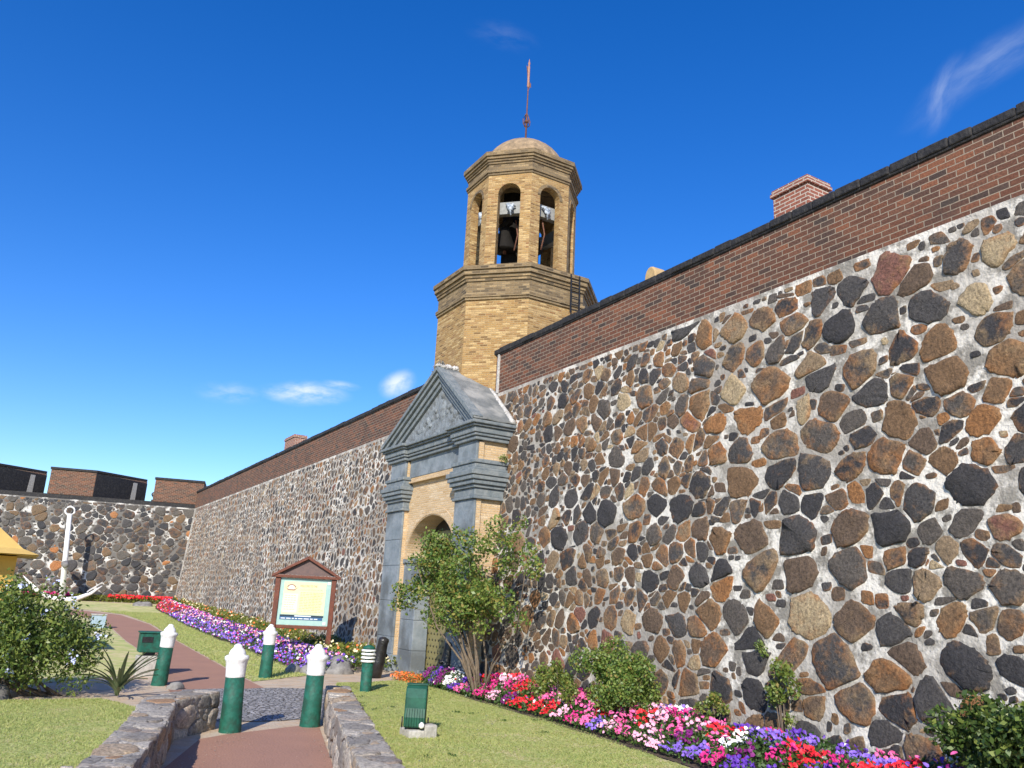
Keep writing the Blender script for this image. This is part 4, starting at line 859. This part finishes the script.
lowwall('low_path_wall', [(-.3,1.5),(.92,6.5),(1.42,8.4),(1.79,10.1),(2.4,10.78)], [(-.7,1.7),(.6,6.6),(1.1,8.5),(1.5,10.35),(2.25,11.05)], .42, 'low stone wall on the left of the path, its path side in deep shade', 77)

# ---------------------------------------------------------------- anchor, kiosk, bin, box
an = root('anchor', (2.4,50.4,.6), 'tall white ships anchor standing upright before the far bastion wall', 'anchor')
mb = MB(); mb.tube([(0,0,0),(-.18,0,2.2),(-.36,0,4.45)],[.16,.13,.11],10); mb.build('shank', M['white'], an)
mb = MB(); mb.tube([(-1.9,.0,1.15),(-1.2,0,.45),(-.5,0,.1),(0,0,0),(.7,-.1,.12),(1.3,-.15,.42),(1.75,-.2,.82)],[.02,.09,.12,.15,.12,.09,.02],10); mb.build('arms', M['white'], an)
for s in (-1,1): mb = MB(); mb.ext([(s*1.1,-.28,.45),(s*1.75,-.0,.98),(s*1.1,.28,.45)],(0,0,.06)); mb.build('fluke', M['white'], an)
mb = MB(); n = 16; mb.tube([(-.37+.22*math.cos(2*math.pi*k/n),0,4.6+.22*math.sin(2*math.pi*k/n)) for k in range(n+1)],[.045]*(n+1),8); mb.build('ring', M['white'], an)
mb = MB(); mb.tube([(-.15,-1.5,1.75),(-.15,-.8,1.8),(-.15,0,1.85),(-.15,.8,1.8)],[.1,.17,.18,.12],12); mb.build('stock', M['rock'], an); an.scale = (1.04,1.04,1.02)
ks = root('yellow_kiosk', (-1.55,21.6,.08), 'yellow painted kiosk with low hipped roof behind the plumbago bush', 'kiosk')
mb = MB(); mb.box(-1.55,1.55,-1.4,1.6,-.1,2.0); mb.build('walls', M['ochre2'], ks)
mb = MB(); e = 1.93; h = 1.62
for r0,z0,r1,z1 in ((e,2.04,h,2.16),(h,2.16,.05,3.5)):
    mb.add([(-r0,-r0,z0),(r0,-r0,z0),(r0,r0,z0),(-r0,r0,z0),(-r1,-r1,z1),(r1,-r1,z1),(r1,r1,z1),(-r1,r1,z1)],[(i,(i+1)%4,4+(i+1)%4,4+i) for i in range(4)])
mb.add([(-e,-e,2.03),(e,-e,2.03),(e,e,2.03),(-e,e,2.03)],[(0,3,2,1)]); mb.build('roof', M['ochre'], ks)
mb = MB(); mb.box(.4,1.2,-1.43,-1.402,.9,1.7); mb.build('hatch', M['ochre'], ks)
bn = root('litter_bin', (2.42,17.1,0), 'small green litter bin with dark opening on a pale concrete block', 'litter bin')
mb = MB(); mb.box(-.2,.2,-.16,.16,.42,.76); mb.build('body', M['green_b'] if 'green_b' in M else M['green'], bn, bevel=.02)
mb = MB(); mb.box(-.17,.02,-.168,-.161,.6,.70); mb.build('opening', M['black'], bn)
mb = MB(); mb.box(-.22,.22,-.18,.18,.761,.79); mb.build('lid', M['green'], bn, bevel=.01)
mb = MB(); mb.box(-.2,.2,-.17,.17,-.1,.36); mb.build('concrete_block', M['concrete'], bn, bevel=.02)
mb = MB(); mb.box(-.1,.1,-.08,.08,.361,.419); mb.build('bracket', M['black'], bn)
bx = root('plinth_sign', (2.55,29.6,.2), 'small pale blue grey plinth box behind the bush beside the path', 'plinth')
mb = MB(); mb.box(-.2,.2,-.2,.2,-.05,.42); mb.build('body', M['bluegrey'], bx, bevel=.01)
mb = MB(); mb.box(-.22,.22,-.22,.22,.421,.46); mb.build('top', M['concrete'], bx, bevel=.01)

# ---------------------------------------------------------------- chimneys and gable behind the parapet
def chimney(c, sx, sy, top, label):
    r0 = root('chimney', (*c,5.95), label, 'chimney', 'brick chimneys behind the parapet')
    mb = MB(); mb.box(-sx/2,sx/2,-sy/2,sy/2,0,top-5.95-.14); mb.build('stack', M['brick_chim'], r0)
    mb = MB(); mb.box(-sx/2-.04,sx/2+.04,-sy/2-.04,sy/2+.04,top-5.95-.14,top-5.95-.07); mb.box(-sx/2-.02,sx/2+.02,-sy/2-.02,sy/2+.02,top-5.95-.07,top-5.95); mb.build('cap', M['brick_chim'], r0, bevel=.006)
chimney((10.68,8.51), .56, .74, 8.93, 'square red brick chimney with pale joints rising behind the right-hand parapet')
chimney((10.7,39), .6, 1.6, 8.95, 'low wide red brick chimney just showing over the left-hand parapet')
gb = root('scrolled_gable', (10.45,12.2,5.82), 'cream plaster gable top with round scroll peeping over the parapet right of the tower', 'gable')
mb = MB(); pts = [(-.9,0),(.9,0),(.55,2.1),(.34,2.5)]+[(.1+.24*math.cos(t),2.62+.24*math.sin(t)) for t in np.linspace(0,math.pi,9)]+[(-.2,2.54),(-.34,2.6),(-.5,2.5),(-.6,2.1)]
mb.ext([(0,y,z) for y,z in pts],(.35,0,0)); mb.build('wall', M['gablecream'] if 'gablecream' in M else M['ochre'], gb, bevel=.03); gb.scale = (1,.72,1)
for k,(s,px) in enumerate([(8.95,'x'),(13.9,'x')]):
    q = flp(s-.55 if k else s-.0,2.2,6.35)
def cannon(s, label):
    q = flp(s,2.6,6.35); r0 = root('rampart_cannon', q, label, 'cannon', 'cannons in the bastion embrasures'); r0.rotation_euler = (0,0,math.atan2(dn.y,dn.x))
    mb = MB(); mb.lathe([(.16,-.9),(.17,-.2),(.13,.5),(.11,.9),(.15,.95),(.15,1.05),(.06,1.06)], (0,0,.42), 16, axis=(1,0,.12)); mb.build('barrel', M['black'], r0)
    mb = MB(); mb.box(-.8,.3,-.2,.2,0,.3); mb.build('carriage', M['black'], r0)
cannon(2.65, 'small black cannon muzzle in the embrasure nearest the wall corner'); cannon(8.15, 'small black cannon muzzle in the left embrasure of the far wall')

# ---------------------------------------------------------------- rocks
def rock(loc, s, label, seed):
    bm = bmesh.new(); bmesh.ops.create_icosphere(bm, subdivisions=3, radius=1); rr = random.Random(seed); ph = [rr.uniform(0,6) for _ in range(6)]
    for v in bm.verts:
        c = v.co.copy(); k = 1+.16*math.sin(c.x*3+ph[0])+.13*math.sin(c.y*4+ph[1]+c.z*2)+.06*math.sin(c.z*9+ph[2]+c.x*6)+rr.uniform(-.02,.02); v.co = Vector((c.x*s[0]*k,c.y*s[1]*k,max(c.z*s[2]*k,-.05)))
    me = bpy.data.meshes.new('boulder'); bm.to_mesh(me); bm.free(); me.materials.append(M['rock'])
    for p in me.polygons: p.use_smooth = True
    o = bpy.data.objects.new('boulder', me); COL.objects.link(o); o.location = loc; tag(o, label, 'boulder', 'grey boulders along the flower bed edges')
rock((6.25,17.5,.02),(.4,.26,.27),'largest grey boulder, between the lamp bollard and the white-capped bollard at the low wall',1)
rock((5.7,17.4,.02),(.24,.2,.2),'grey boulder left of the largest one at the end of the far flower border',2)
rock((5.35,17.6,.02),(.22,.16,.15),'small grey boulder at the border end beside the fourth bollard',3)
rock((2.6,14.9,.0),(.16,.12,.1),'small pale stone at the foot of the leaning bollard',4)
rock((-.05,14.0,.0),(.32,.24,.24),'brown grey boulder at the left frame edge under the plumbago bush',5)
rock((5.95,46.5,.5),(.45,.3,.28),'pale rock on the far lawn edge near the bastion wall',6)

# ---------------------------------------------------------------- foliage
def leafquads(C, size, asp=.55, up=.3, fold=True):
    n = len(C); d = rng.normal(0,1,(n,3)); d[:,2] += up; d /= np.linalg.norm(d,axis=1)[:,None]
    e = rng.normal(0,1,(n,3)); e -= (e*d).sum(1)[:,None]*d; e /= np.linalg.norm(e,axis=1)[:,None]
    s = size*rng.uniform(.45,1.5,n)[:,None]; V = np.zeros((n,4,3))
    V[:,0] = C-d*s*.5; V[:,1] = C+e*s*asp*.5; V[:,2] = C+d*s*.5; V[:,3] = C-e*s*asp*.5
    return V
def clump_pts(n, centers, radii, shell=.55, flat=1.0):
    centers = np.array(centers); radii = np.array(radii); w = radii**2; idx = rng.choice(len(centers), n, p=w/w.sum())
    d = rng.normal(0,1,(n,3)); d /= np.linalg.norm(d,axis=1)[:,None]; rad = radii[idx]*(shell+(1-shell)*rng.uniform(0,1,n)**.6)*rng.uniform(.75,1.12,n)
    P = centers[idx]+d*rad[:,None]*np.array([1,1,flat]); return P
def quads_obj(name, V, mi, mats, parent=None):
    o = raw_mesh(name, V, 4, mi, mats)
    if parent: o.parent = parent; o.matrix_parent_inverse = Matrix.Translation(-parent.location)
    return o
def crown_clumps(c, ext, n, r0, r1, seed, cond=None):
    rr = random.Random(seed); out = []; rad = []
    while len(out) < n:
        d = Vector((rr.gauss(0,1),rr.gauss(0,1),rr.gauss(0,1))).normalized()*rr.uniform(.35,1)
        q = (c[0]+d.x*ext[0],c[1]+d.y*ext[1],c[2]+d.z*ext[2])
        if cond and not cond(q): continue
        out.append(q); rad.append(rr.uniform(r0,r1))
    return out, rad
# shrub tree before the gateway
tr = root('shrub_tree', (7.25,12.9,0), 'multi-stemmed leafy shrub tree with yellowing tips growing in front of the gateway', 'tree')
cc, cr = crown_clumps((6.95,13.35,1.95), (.95,1.45,.92), 62, .16,.32, 11, cond=lambda q: q[0] < 7.8 and q[2] > 1.05)
cc += [(6.5,14.6,1.6),(6.35,14.7,1.75),(6.4,14.8,1.5),(6.6,14.4,1.85),(7.2,12.1,2.75),(7.3,11.9,2.95),(7.1,12.4,2.9),(7.4,11.8,2.5),(7.45,11.7,2.2),(6.8,13.9,2.65),(6.9,13.5,2.8),(7.5,12.2,1.35),(7.0,12.6,1.2),(6.7,14.3,2.3)]; cr += [.26,.2,.2,.26,.2,.16,.24,.22,.22,.22,.22,.22,.22,.26]
P = clump_pts(14500, cc, cr, .3); V = leafquads(P, .062, .6); mi = (rng.uniform(0,1,len(P)) < .16).astype(int)
quads_obj('crown', V, mi, [M['leaf_tree'], M['leaf_yel']], tr)
mb = MB(); rr = random.Random(4)
for k in range(15):
    a = rr.uniform(0,6.28); bx_, by_ = 7.25+.1*math.cos(a), 12.9+.1*math.sin(a); q = cc[rr.randrange(len(cc))]
    m1 = (bx_+(q[0]-bx_)*.28+rr.uniform(-.06,.06), by_+(q[1]-by_)*.28+rr.uniform(-.06,.06), .6); m2 = (bx_+(q[0]-bx_)*.6+rr.uniform(-.12,.12), by_+(q[1]-by_)*.6+rr.uniform(-.12,.12), 1.15)
    w = rr.uniform(.012,.026); mb.tube([(bx_,by_,-.05),m1,m2,q],[w*1.3,w,w*.7,.006],7)
    for j_ in range(3):
        q2 = cc[rr.randrange(len(cc))]
        if math.dist(q2,m2) < 1.1: mb.tube([m2,((m2[0]+q2[0])/2+.05,(m2[1]+q2[1])/2,(m2[2]+q2[2])/2+.08),q2],[w*.6,w*.35,.004],5)
local(mb,tr).build('stems', M['bark'], tr)
# plumbago bush on the left
pb = root('plumbago_bush', (.1,14.2,0), 'large rounded green bush dotted with pale blue flowers at the left edge', 'bush')
cc, cr = crown_clumps((.1,14.4,.8), (1.35,1.0,.88), 72, .2,.36, 21, cond=lambda q: q[2] > .15 and q[2] < 1.62-.55*max(0,q[0]))
cc2, cr2 = crown_clumps((-1.6,14.4,.9), (1.2,1.0,.95), 36, .25,.42, 22, cond=lambda q: q[2] > .2)
P = clump_pts(36000, cc+cc2, cr+cr2, .4); P = P[P[:,2] > .03]; V = leafquads(P, .06, .5); mi = (rng.uniform(0,1,len(P)) < .2).astype(int)
quads_obj('foliage', V, mi, [M['leaf_bush'], M['leaf_dark']], pb)
# spikes poking out
def flowers(Pc, size, cone=.25, nseg=6, tilt=.5, face=None):
    n = len(Pc); nr = rng.normal(0,tilt,(n,3)); nr += np.array(face if face is not None else (-.35,-.5,.75)); nr /= np.linalg.norm(nr,axis=1)[:,None]
    a = np.cross(nr, np.array([.3,.2,.9])); a /= np.linalg.norm(a,axis=1)[:,None]; b = np.cross(nr,a); s = size*rng.uniform(.75,1.2,n)
    V = np.zeros((n*nseg,3,3)); ph = rng.uniform(0,6.28,n)
    for k in range(nseg):
        t0 = ph+2*math.pi*k/nseg; t1 = ph+2*math.pi*(k+1)/nseg; w0 = s*(1 if k%2 else .82); w1 = s*(.82 if k%2 else 1)
        V[k::nseg,0] = Pc-nr*(s*cone)[:,None]; V[k::nseg,1] = Pc+(a*np.cos(t0)[:,None]+b*np.sin(t0)[:,None])*w0[:,None]; V[k::nseg,2] = Pc+(a*np.cos(t1)[:,None]+b*np.sin(t1)[:,None])*w1[:,None]
    return V
def tri_obj(name, V, mi, mats, parent=None):
    o = raw_mesh(name, V, 3, mi, mats)
    if parent: o.parent = parent; o.matrix_parent_inverse = Matrix.Translation(-parent.location)
    return o
Pf = clump_pts(60, cc+cc2, np.array(cr+cr2)*1.08, .9); Pf = Pf[(Pf[:,2] > .35)]
Pf = np.repeat(Pf, 9, axis=0)+rng.normal(0,.035,(len(Pf)*9,3))
tri_obj('blossoms', flowers(Pf, .022), np.zeros(len(Pf)*6,int), [M['f_blue']], pb)
mb = MB()
for k in range(14):
    q = cc[rr.randrange(len(cc))]; mb.tube([(.1+rr.uniform(-.5,.9),14.2+rr.uniform(-.2,.3),-.05),((q[0]+.1)/2+rr.uniform(-.2,.4),14.2,.3),q],[.022,.016,.006],6)
local(mb,pb).build('stems', M['bark'], pb)
# strap-leaved plant
sp_ = root('strap_leaf_plant', (1.62,13.95,0), 'clump of long grey green strap leaves at the right end of the plumbago bush', 'plant')
rr = random.Random(8)
for k in range(26):
    a = rr.uniform(-2.9,.6); ln = rr.uniform(.6,1.15); w = rr.uniform(.022,.045); el = rr.uniform(.7,1.5); mb = MB(); vs = []; K = 7
    dx, dy = math.cos(a), math.sin(a)
    for i in range(K+1):
        t = i/K; h = ln*t*math.cos(el*.55+t*.35*0); rr_ = ln*math.sin(el)*.75*t*t*.6+ln*.28*t; z = .02+ln*math.sin(1.25-el*.35)*t-.22*t*t*el; ww = w*(1-t)**.6*(1.0 if t > 0 else .6)+.002
        vs += [(rr_*dx-ww*dy, rr_*dy+ww*dx, z+.012),(rr_*dx,rr_*dy,z),(rr_*dx+ww*dy, rr_*dy-ww*dx, z+.012)]
    fs = [f for i in range(K) for f in ((3*i,3*i+1,3*i+4,3*i+3),(3*i+1,3*i+2,3*i+5,3*i+4))]
    mb.add(vs,fs,0,True); mb.build('leaf_blade', M['aloe'], sp_, fix=False)
# low shrubs along the near bed
def shrub(name, c, ext, ncl, nl, label, mats, size=.05, seed=1, r=(.1,.2), yel=.08, blossom=None, cat='shrub'):
    o = root(name, (c[0],c[1],0), label, cat)
    cc, cr = crown_clumps(c, ext, ncl, r[0], r[1], seed, cond=lambda q: q[2] > .06)
    P = clump_pts(nl, cc, cr, .4); P = P[P[:,2] > .02]; P[:,0] = np.minimum(P[:,0], 8+kb*P[:,2]-.02); V = leafquads(P, size, .6)
    quads_obj('foliage', V, (rng.uniform(0,1,len(P)) < yel).astype(int), mats, o)
    mb = MB(); q0 = random.Random(seed)
    for k in range(7):
        q = cc[q0.randrange(len(cc))]; mb.tube([(c[0]+q0.uniform(-.1,.1),c[1]+q0.uniform(-.1,.1),-.05),((q[0]+c[0])/2,(q[1]+c[1])/2,q[2]*.5),q],[.015,.01,.004],5)
    local(mb,o).build('stems', M['bark'], o)
    if blossom:
        Pf = np.array([cc[q0.randrange(len(cc))] for _ in range(blossom[0])]); Pf = Pf+rng.normal(0,.16,Pf.shape); Pf[:,0] = np.minimum(Pf[:,0],7.9)
        tri_obj('blossoms', flowers(Pf,.035), np.zeros(len(Pf)*6,int), [M[blossom[1]]], o)
    return o
shrub('round_shrub', (7.45,9.35,.66), (.34,.95,.5), 40, 14000, 'dense rounded dark green shrub against the wall above the pink petunias', [M['leaf_tree'],M['leaf_yel']], .042, 41, (.13,.22))
shrub('trailing_shrub', (7.4,10.75,.5), (.3,.8,.28), 16, 3600, 'loose light green trailing shrub left of the rounded dark shrub', [M['leaf_bush'],M['leaf_yel']], .045, 42, (.1,.18), .15)
shrub('rose_bush', (7.4,4.05,.68), (.42,.6,.42), 26, 9000, 'rose bush with small pink blooms against the wall in the lower right corner', [M['leaf_dark'],M['leaf_bush']], .05, 43, (.14,.22), .3, (7,'f_pink'))
shrub('wall_creeper', (7.85,6.85,.7), (.1,.2,.62), 10, 1100, 'thin upright creeper growing up the wall between the two bushes', [M['leaf_bush'],M['leaf_yel']], .045, 44, (.07,.13), .1, cat='creeper')
shrub('wall_creeper', (7.9,8.05,.45), (.1,.25,.3), 8, 700, 'sparse creeper on the stones just right of the rounded shrub', [M['leaf_bush'],M['leaf_yel']], .04, 45, (.06,.1), .2, cat='creeper')
# tuft rooted in the wall face
tf = root('wall_weed', (8.1,7.35,1.25), 'small green weed tuft rooted in the mortar of the stone wall', 'weed'); P = clump_pts(160, [(8.05,7.35,1.27),(8.02,7.28,1.2)], [.08,.07], .2); quads_obj('foliage', leafquads(P,.035), np.zeros(len(P),int), [M['leaf_bush']], tf)
tf = root('wall_weed', (8.2,14.2,4.42), 'tiny weed tuft on the right-hand capital of the gateway', 'weed'); P = clump_pts(160, [(8.15,14.15,4.5),(8.2,14.1,4.45)], [.08,.07], .2); quads_obj('foliage', leafquads(P,.04), np.zeros(len(P),int), [M['leaf_bush']], tf)
tf = root('wall_weed', (7.5,16.1,6.7), 'dry grey weed tuft on the apex of the gateway pediment', 'weed')
P = clump_pts(500, [(7.48,16.0,6.8),(7.5,16.15,6.74),(7.46,16.25,6.66)], [.1,.12,.1], .2); M['dryweed'] = leafmat('dry_weed', (.3,.3,.27), (.2,.2,.17)); quads_obj('foliage', leafquads(P,.045,.35), np.zeros(len(P),int), [M['dryweed']], tf)

# ---------------------------------------------------------------- near petunia bed
def bed_front(y): return float(np.interp(y, [0,3,5,7,9,11,13,14.7,15.6], [5.3,5.9,6.35,6.68,6.85,7.0,7.08,7.15,7.3]))
fr = [(bed_front(y)-.03, y) for y in np.linspace(0,15.7,40)]
sheet('bed_soil', [(8.03,0)]+[(x,y) for x,y in fr][:1]+fr[1:]+[(7.55,15.8),(7.55,14.2),(8.03,14.2)], .014, M['soil'])
def bedplants(n, yr, hfun, xr, leaf, name, label, mats, cols, colfun, fl_n, fsize, size, x_of):
    y = rng.uniform(*yr, n); t = rng.uniform(0,1,n)**.9; x = x_of(y,t); h = hfun(y,t)*rng.uniform(.15,1,n)**.6; z = .6*np.clip((y-17)/33,0,1)+h
    P = np.stack([x,y,z],1)+rng.normal(0,.02,(n,3)); P[:,2] = np.maximum(P[:,2], .6*np.clip((y-17)/33,0,1)+.01)
    V = leafquads(P, size, .55, .6)
    y = rng.uniform(*yr, fl_n); t = rng.uniform(0,1,fl_n); x = x_of(y,t); h = hfun(y,t)*rng.uniform(.7,1.12,fl_n); z = .6*np.clip((y-17)/33,0,1)+h
    Pf = np.stack([x,y,z],1); ci = colfun(x,y,t); keep = ci >= 0; Pf = Pf[keep]; ci = ci[keep]
    Fv_ = flowers(Pf, fsize)
    o = raw_mesh(name, V, 4, np.zeros(n,int), [M[leaf]]); tag(o, label[0], 'flower bed plants', kind='stuff')
    o2 = raw_mesh('petunia_flowers' if 'petunia' in name else 'border_flowers', Fv_, 3, np.repeat(ci,6), [M['f_'+c] for c in cols]); tag(o2, label[1], 'flowers', kind='stuff')
cols = ['pink','lpink','red','magenta','white','purple','violet','dviolet']
seedsY = []; rr = random.Random(17)
NY = np.arange(2,15.7,.30); 
def patchcol(x,y,t):
    # nearest-patch colouring: each patch is one bought plant of a single colour
    px = []; pc = []
    for yy in np.arange(0,15.9,.33):
        f0 = bed_front(yy)
        for xx in np.arange(f0+.1,7.95,.33):
            px.append((xx+rr.uniform(-.09,.09), yy+rr.uniform(-.09,.09)))
            q = rr.random()
            if yy < 7.9: c = 5 if q < .28 else 6 if q < .46 else 2 if q < .62 else 4 if q < .72 else 0 if q < .82 else 7 if q < .9 else 3
            elif yy < 9.4: c = 1 if q < .24 else 3 if q < .42 else 4 if q < .56 else 0 if q < .74 else 2 if q < .86 else 6
            elif yy < 13.6: c = 0 if q < .26 else 2 if q < .5 else 3 if q < .66 else 4 if q < .78 else 1 if q < .92 else 7
            else: c = 1 if q < .3 else 5 if q < .5 else 7 if q < .65 else 2 if q < .8 else 4
            pc.append(c)
    px = np.array(px); pc = np.array(pc); out = np.zeros(len(x),int)
    for i in range(0,len(x),2000):
        d = (x[i:i+2000,None]-px[None,:,0])**2+(y[i:i+2000,None]-px[None,:,1])**2; j = d.argmin(1); out[i:i+2000] = pc[j]
        dm = np.sqrt(d[np.arange(len(j)),j]); out[i:i+2000][dm > .15] = -1
    sw = rng.uniform(0,1,len(x)) < .03; out[sw & (out >= 0)] = rng.integers(0,8,(sw & (out>=0)).sum())
    return out
bf = np.vectorize(bed_front)
hN = lambda y,t: (.12+.26*np.clip(t*2.2,0,1)*(.9+.15*np.sin(y*3.1)))*np.where(y>13.4,.85,1)
bedplants(38000, (1.0,15.4), hN, None, 'leaf_bed', 'petunia_plants', ('leafy petunia plants filling the bed at the foot of the near wall','pink, red, white and purple petunia blooms of the bed at the foot of the near wall'), None, cols, patchcol, 12500, .027, .046,
          lambda y,t: bf(y)+t*(np.where(y>14.1,7.55,7.97)-bf(y)))
# ---------------------------------------------------------------- far border
sheet('border_soil', [(8.03,18.95)]+[(7.5,18.95),(5.55,17.2),(5.45,20),(5.45,26),(5.55,32),(6.2,44),(7.3,50.2),(8.03,50.2)], .014, M['soil'])
ff = lambda y: np.interp(y,[17.2,18,20,26,32,44,50],[5.55,5.5,5.48,5.48,5.58,6.2,7.2])
def farcol(x,y,t):
    out = rng.integers(0,8,len(x)); band = (np.floor(y/.9+np.sin(x*3)*.4)).astype(int)*7+np.floor(x/.55).astype(int)*3
    pal = np.array([6,5,6,4,3,1,6,5,0,6,2,4,5,7]); out = pal[band % len(pal)]; out[(y > 38) & (t < .5)] = 2
    sw = rng.uniform(0,1,len(x)) < .35; out[sw] = np.array([4,4,0,1,5,5,3,7])[rng.integers(0,8,sw.sum())]; out[t > .62] = -1; return out
bedplants(24000, (17.3,49.5), lambda y,t: .10+.2*np.clip(t*3,0,1), None, 'leaf_bed', 'border_plants', ('low green bedding plants of the far border','purple, white and pink bedding flowers of the far border'), None, cols, farcol, 9500, .032, .07,
          lambda y,t: ff(y)+t*(np.minimum(7.95,ff(y)+1.9)-ff(y)))
def marcol(x,y,t): out = np.where(rng.uniform(0,1,len(x)) < .4, 0, 1); out[rng.uniform(0,1,len(x)) < .35] = -1; return out
bedplants(20000, (17.6,50), lambda y,t: .32+.12*np.sin(y*2.3)+0*t, None, 'marigold_leaf', 'border_plants', ('yellow green foliage row along the foot of the far wall','orange and cream flowers dotted along the foot of the far wall'), None, ['orange','cream'], marcol, 1300, .04, .075,
          lambda y,t: np.minimum(7.97, ff(y)+1.15+t*np.maximum(.3, 7.95-ff(y)-1.15)))
# flowers and low growth at the foot of the flank wall
y_ = rng.uniform(0,1,9000); s0 = rng.uniform(.5,8.5,9000); P = np.array([flp(s,-.75-d,.6+h) for s,d,h in zip(s0, rng.uniform(0,.9,9000), rng.uniform(0,.35,9000))])
o = raw_mesh('border_plants', leafquads(P,.08), 4, np.zeros(9000,int), [M['marigold_leaf']]); tag(o,'low green planting along the foot of the far bastion wall','flower bed plants',kind='stuff')
s0 = np.concatenate([rng.uniform(5.6,8,500), rng.uniform(.5,3.8,500)]); P = np.array([flp(s,-.8-d,.6+h) for s,d,h in zip(s0, rng.uniform(0,.9,1000), rng.uniform(.25,.4,1000))])
o = raw_mesh('border_flowers', flowers(P,.06), 3, np.repeat((np.arange(1000) >= 500).astype(int),6), [M['f_magenta'],M['f_red']]); tag(o,'dark pink and red flowers at the foot of the far bastion wall','flowers',kind='stuff')
# orange groundcover patch by the threshold
P = np.stack([rng.uniform(6.95,7.45,900), rng.uniform(15.2,16.3,900), rng.uniform(.02,.16,900)],1)
o = raw_mesh('orange_groundcover', leafquads(P,.05), 4, (rng.uniform(0,1,900)<.55).astype(int), [M['leaf_yel'],M['f_orange']]); tag(o,'low orange flowering patch in front of the gateway threshold','ground cover',kind='stuff')

n = 420; x = rng.uniform(2.4,7.2,n); y = rng.uniform(5,15.5,n); k = inpoly(x,y,lawnR); P = np.stack([x[k],y[k],np.full(k.sum(),.03)],1)
V = leafquads(P,.035,.6,0); V[:,:,2] = .022+(V[:,:,2]-.03)*.25
o = raw_mesh('fallen_leaves', V, 4, (rng.uniform(0,1,len(P)) < .5).astype(int), [M['leaf_yel'],M['dryweed']]); tag(o,'small dry leaves scattered over the lawn right of the path','fallen leaves',kind='stuff')
n = 50; c = np.stack([rng.uniform(2.6,7.1,n), rng.uniform(5.5,15.3,n)],1); c = c[inpoly(c[:,0],c[:,1],lawnR)]
P = np.repeat(c,22,axis=0)+rng.normal(0,.035,(len(c)*22,2)); P = np.column_stack([P, rng.uniform(.012,.035,len(P))])
o = raw_mesh('clover_weeds', leafquads(P,.022,.8,.8), 4, np.zeros(len(P),int), [M['leaf_bed']]); tag(o,'tiny green clover weeds dotted through the lawn right of the path','weeds',kind='stuff')
# grit and leaf litter on the path edges
n = 1500; y = rng.uniform(4.5,16,n); e = rng.normal(0,.16,n); x = np.where(rng.uniform(0,1,n) < .5, np.interp(y,[4,8.2,10.9,15],[2.0,3.02,3.72,4.6])-np.abs(e), np.interp(y,[4,8.6,10.3,15],[.2,1.55,2.45,2.6])+np.abs(e))
P = np.stack([x,y,np.full(n,.016)],1); V = leafquads(P,.018,.8,0); V[:,:,2] = .015+np.abs(V[:,:,2]-.016)*.5
o = raw_mesh('path_grit', V, 4, (rng.uniform(0,1,n) < .4).astype(int), [M['ground'],M['dryweed']]); tag(o,'loose grit and leaf litter along both edges of the red path','grit',kind='stuff')
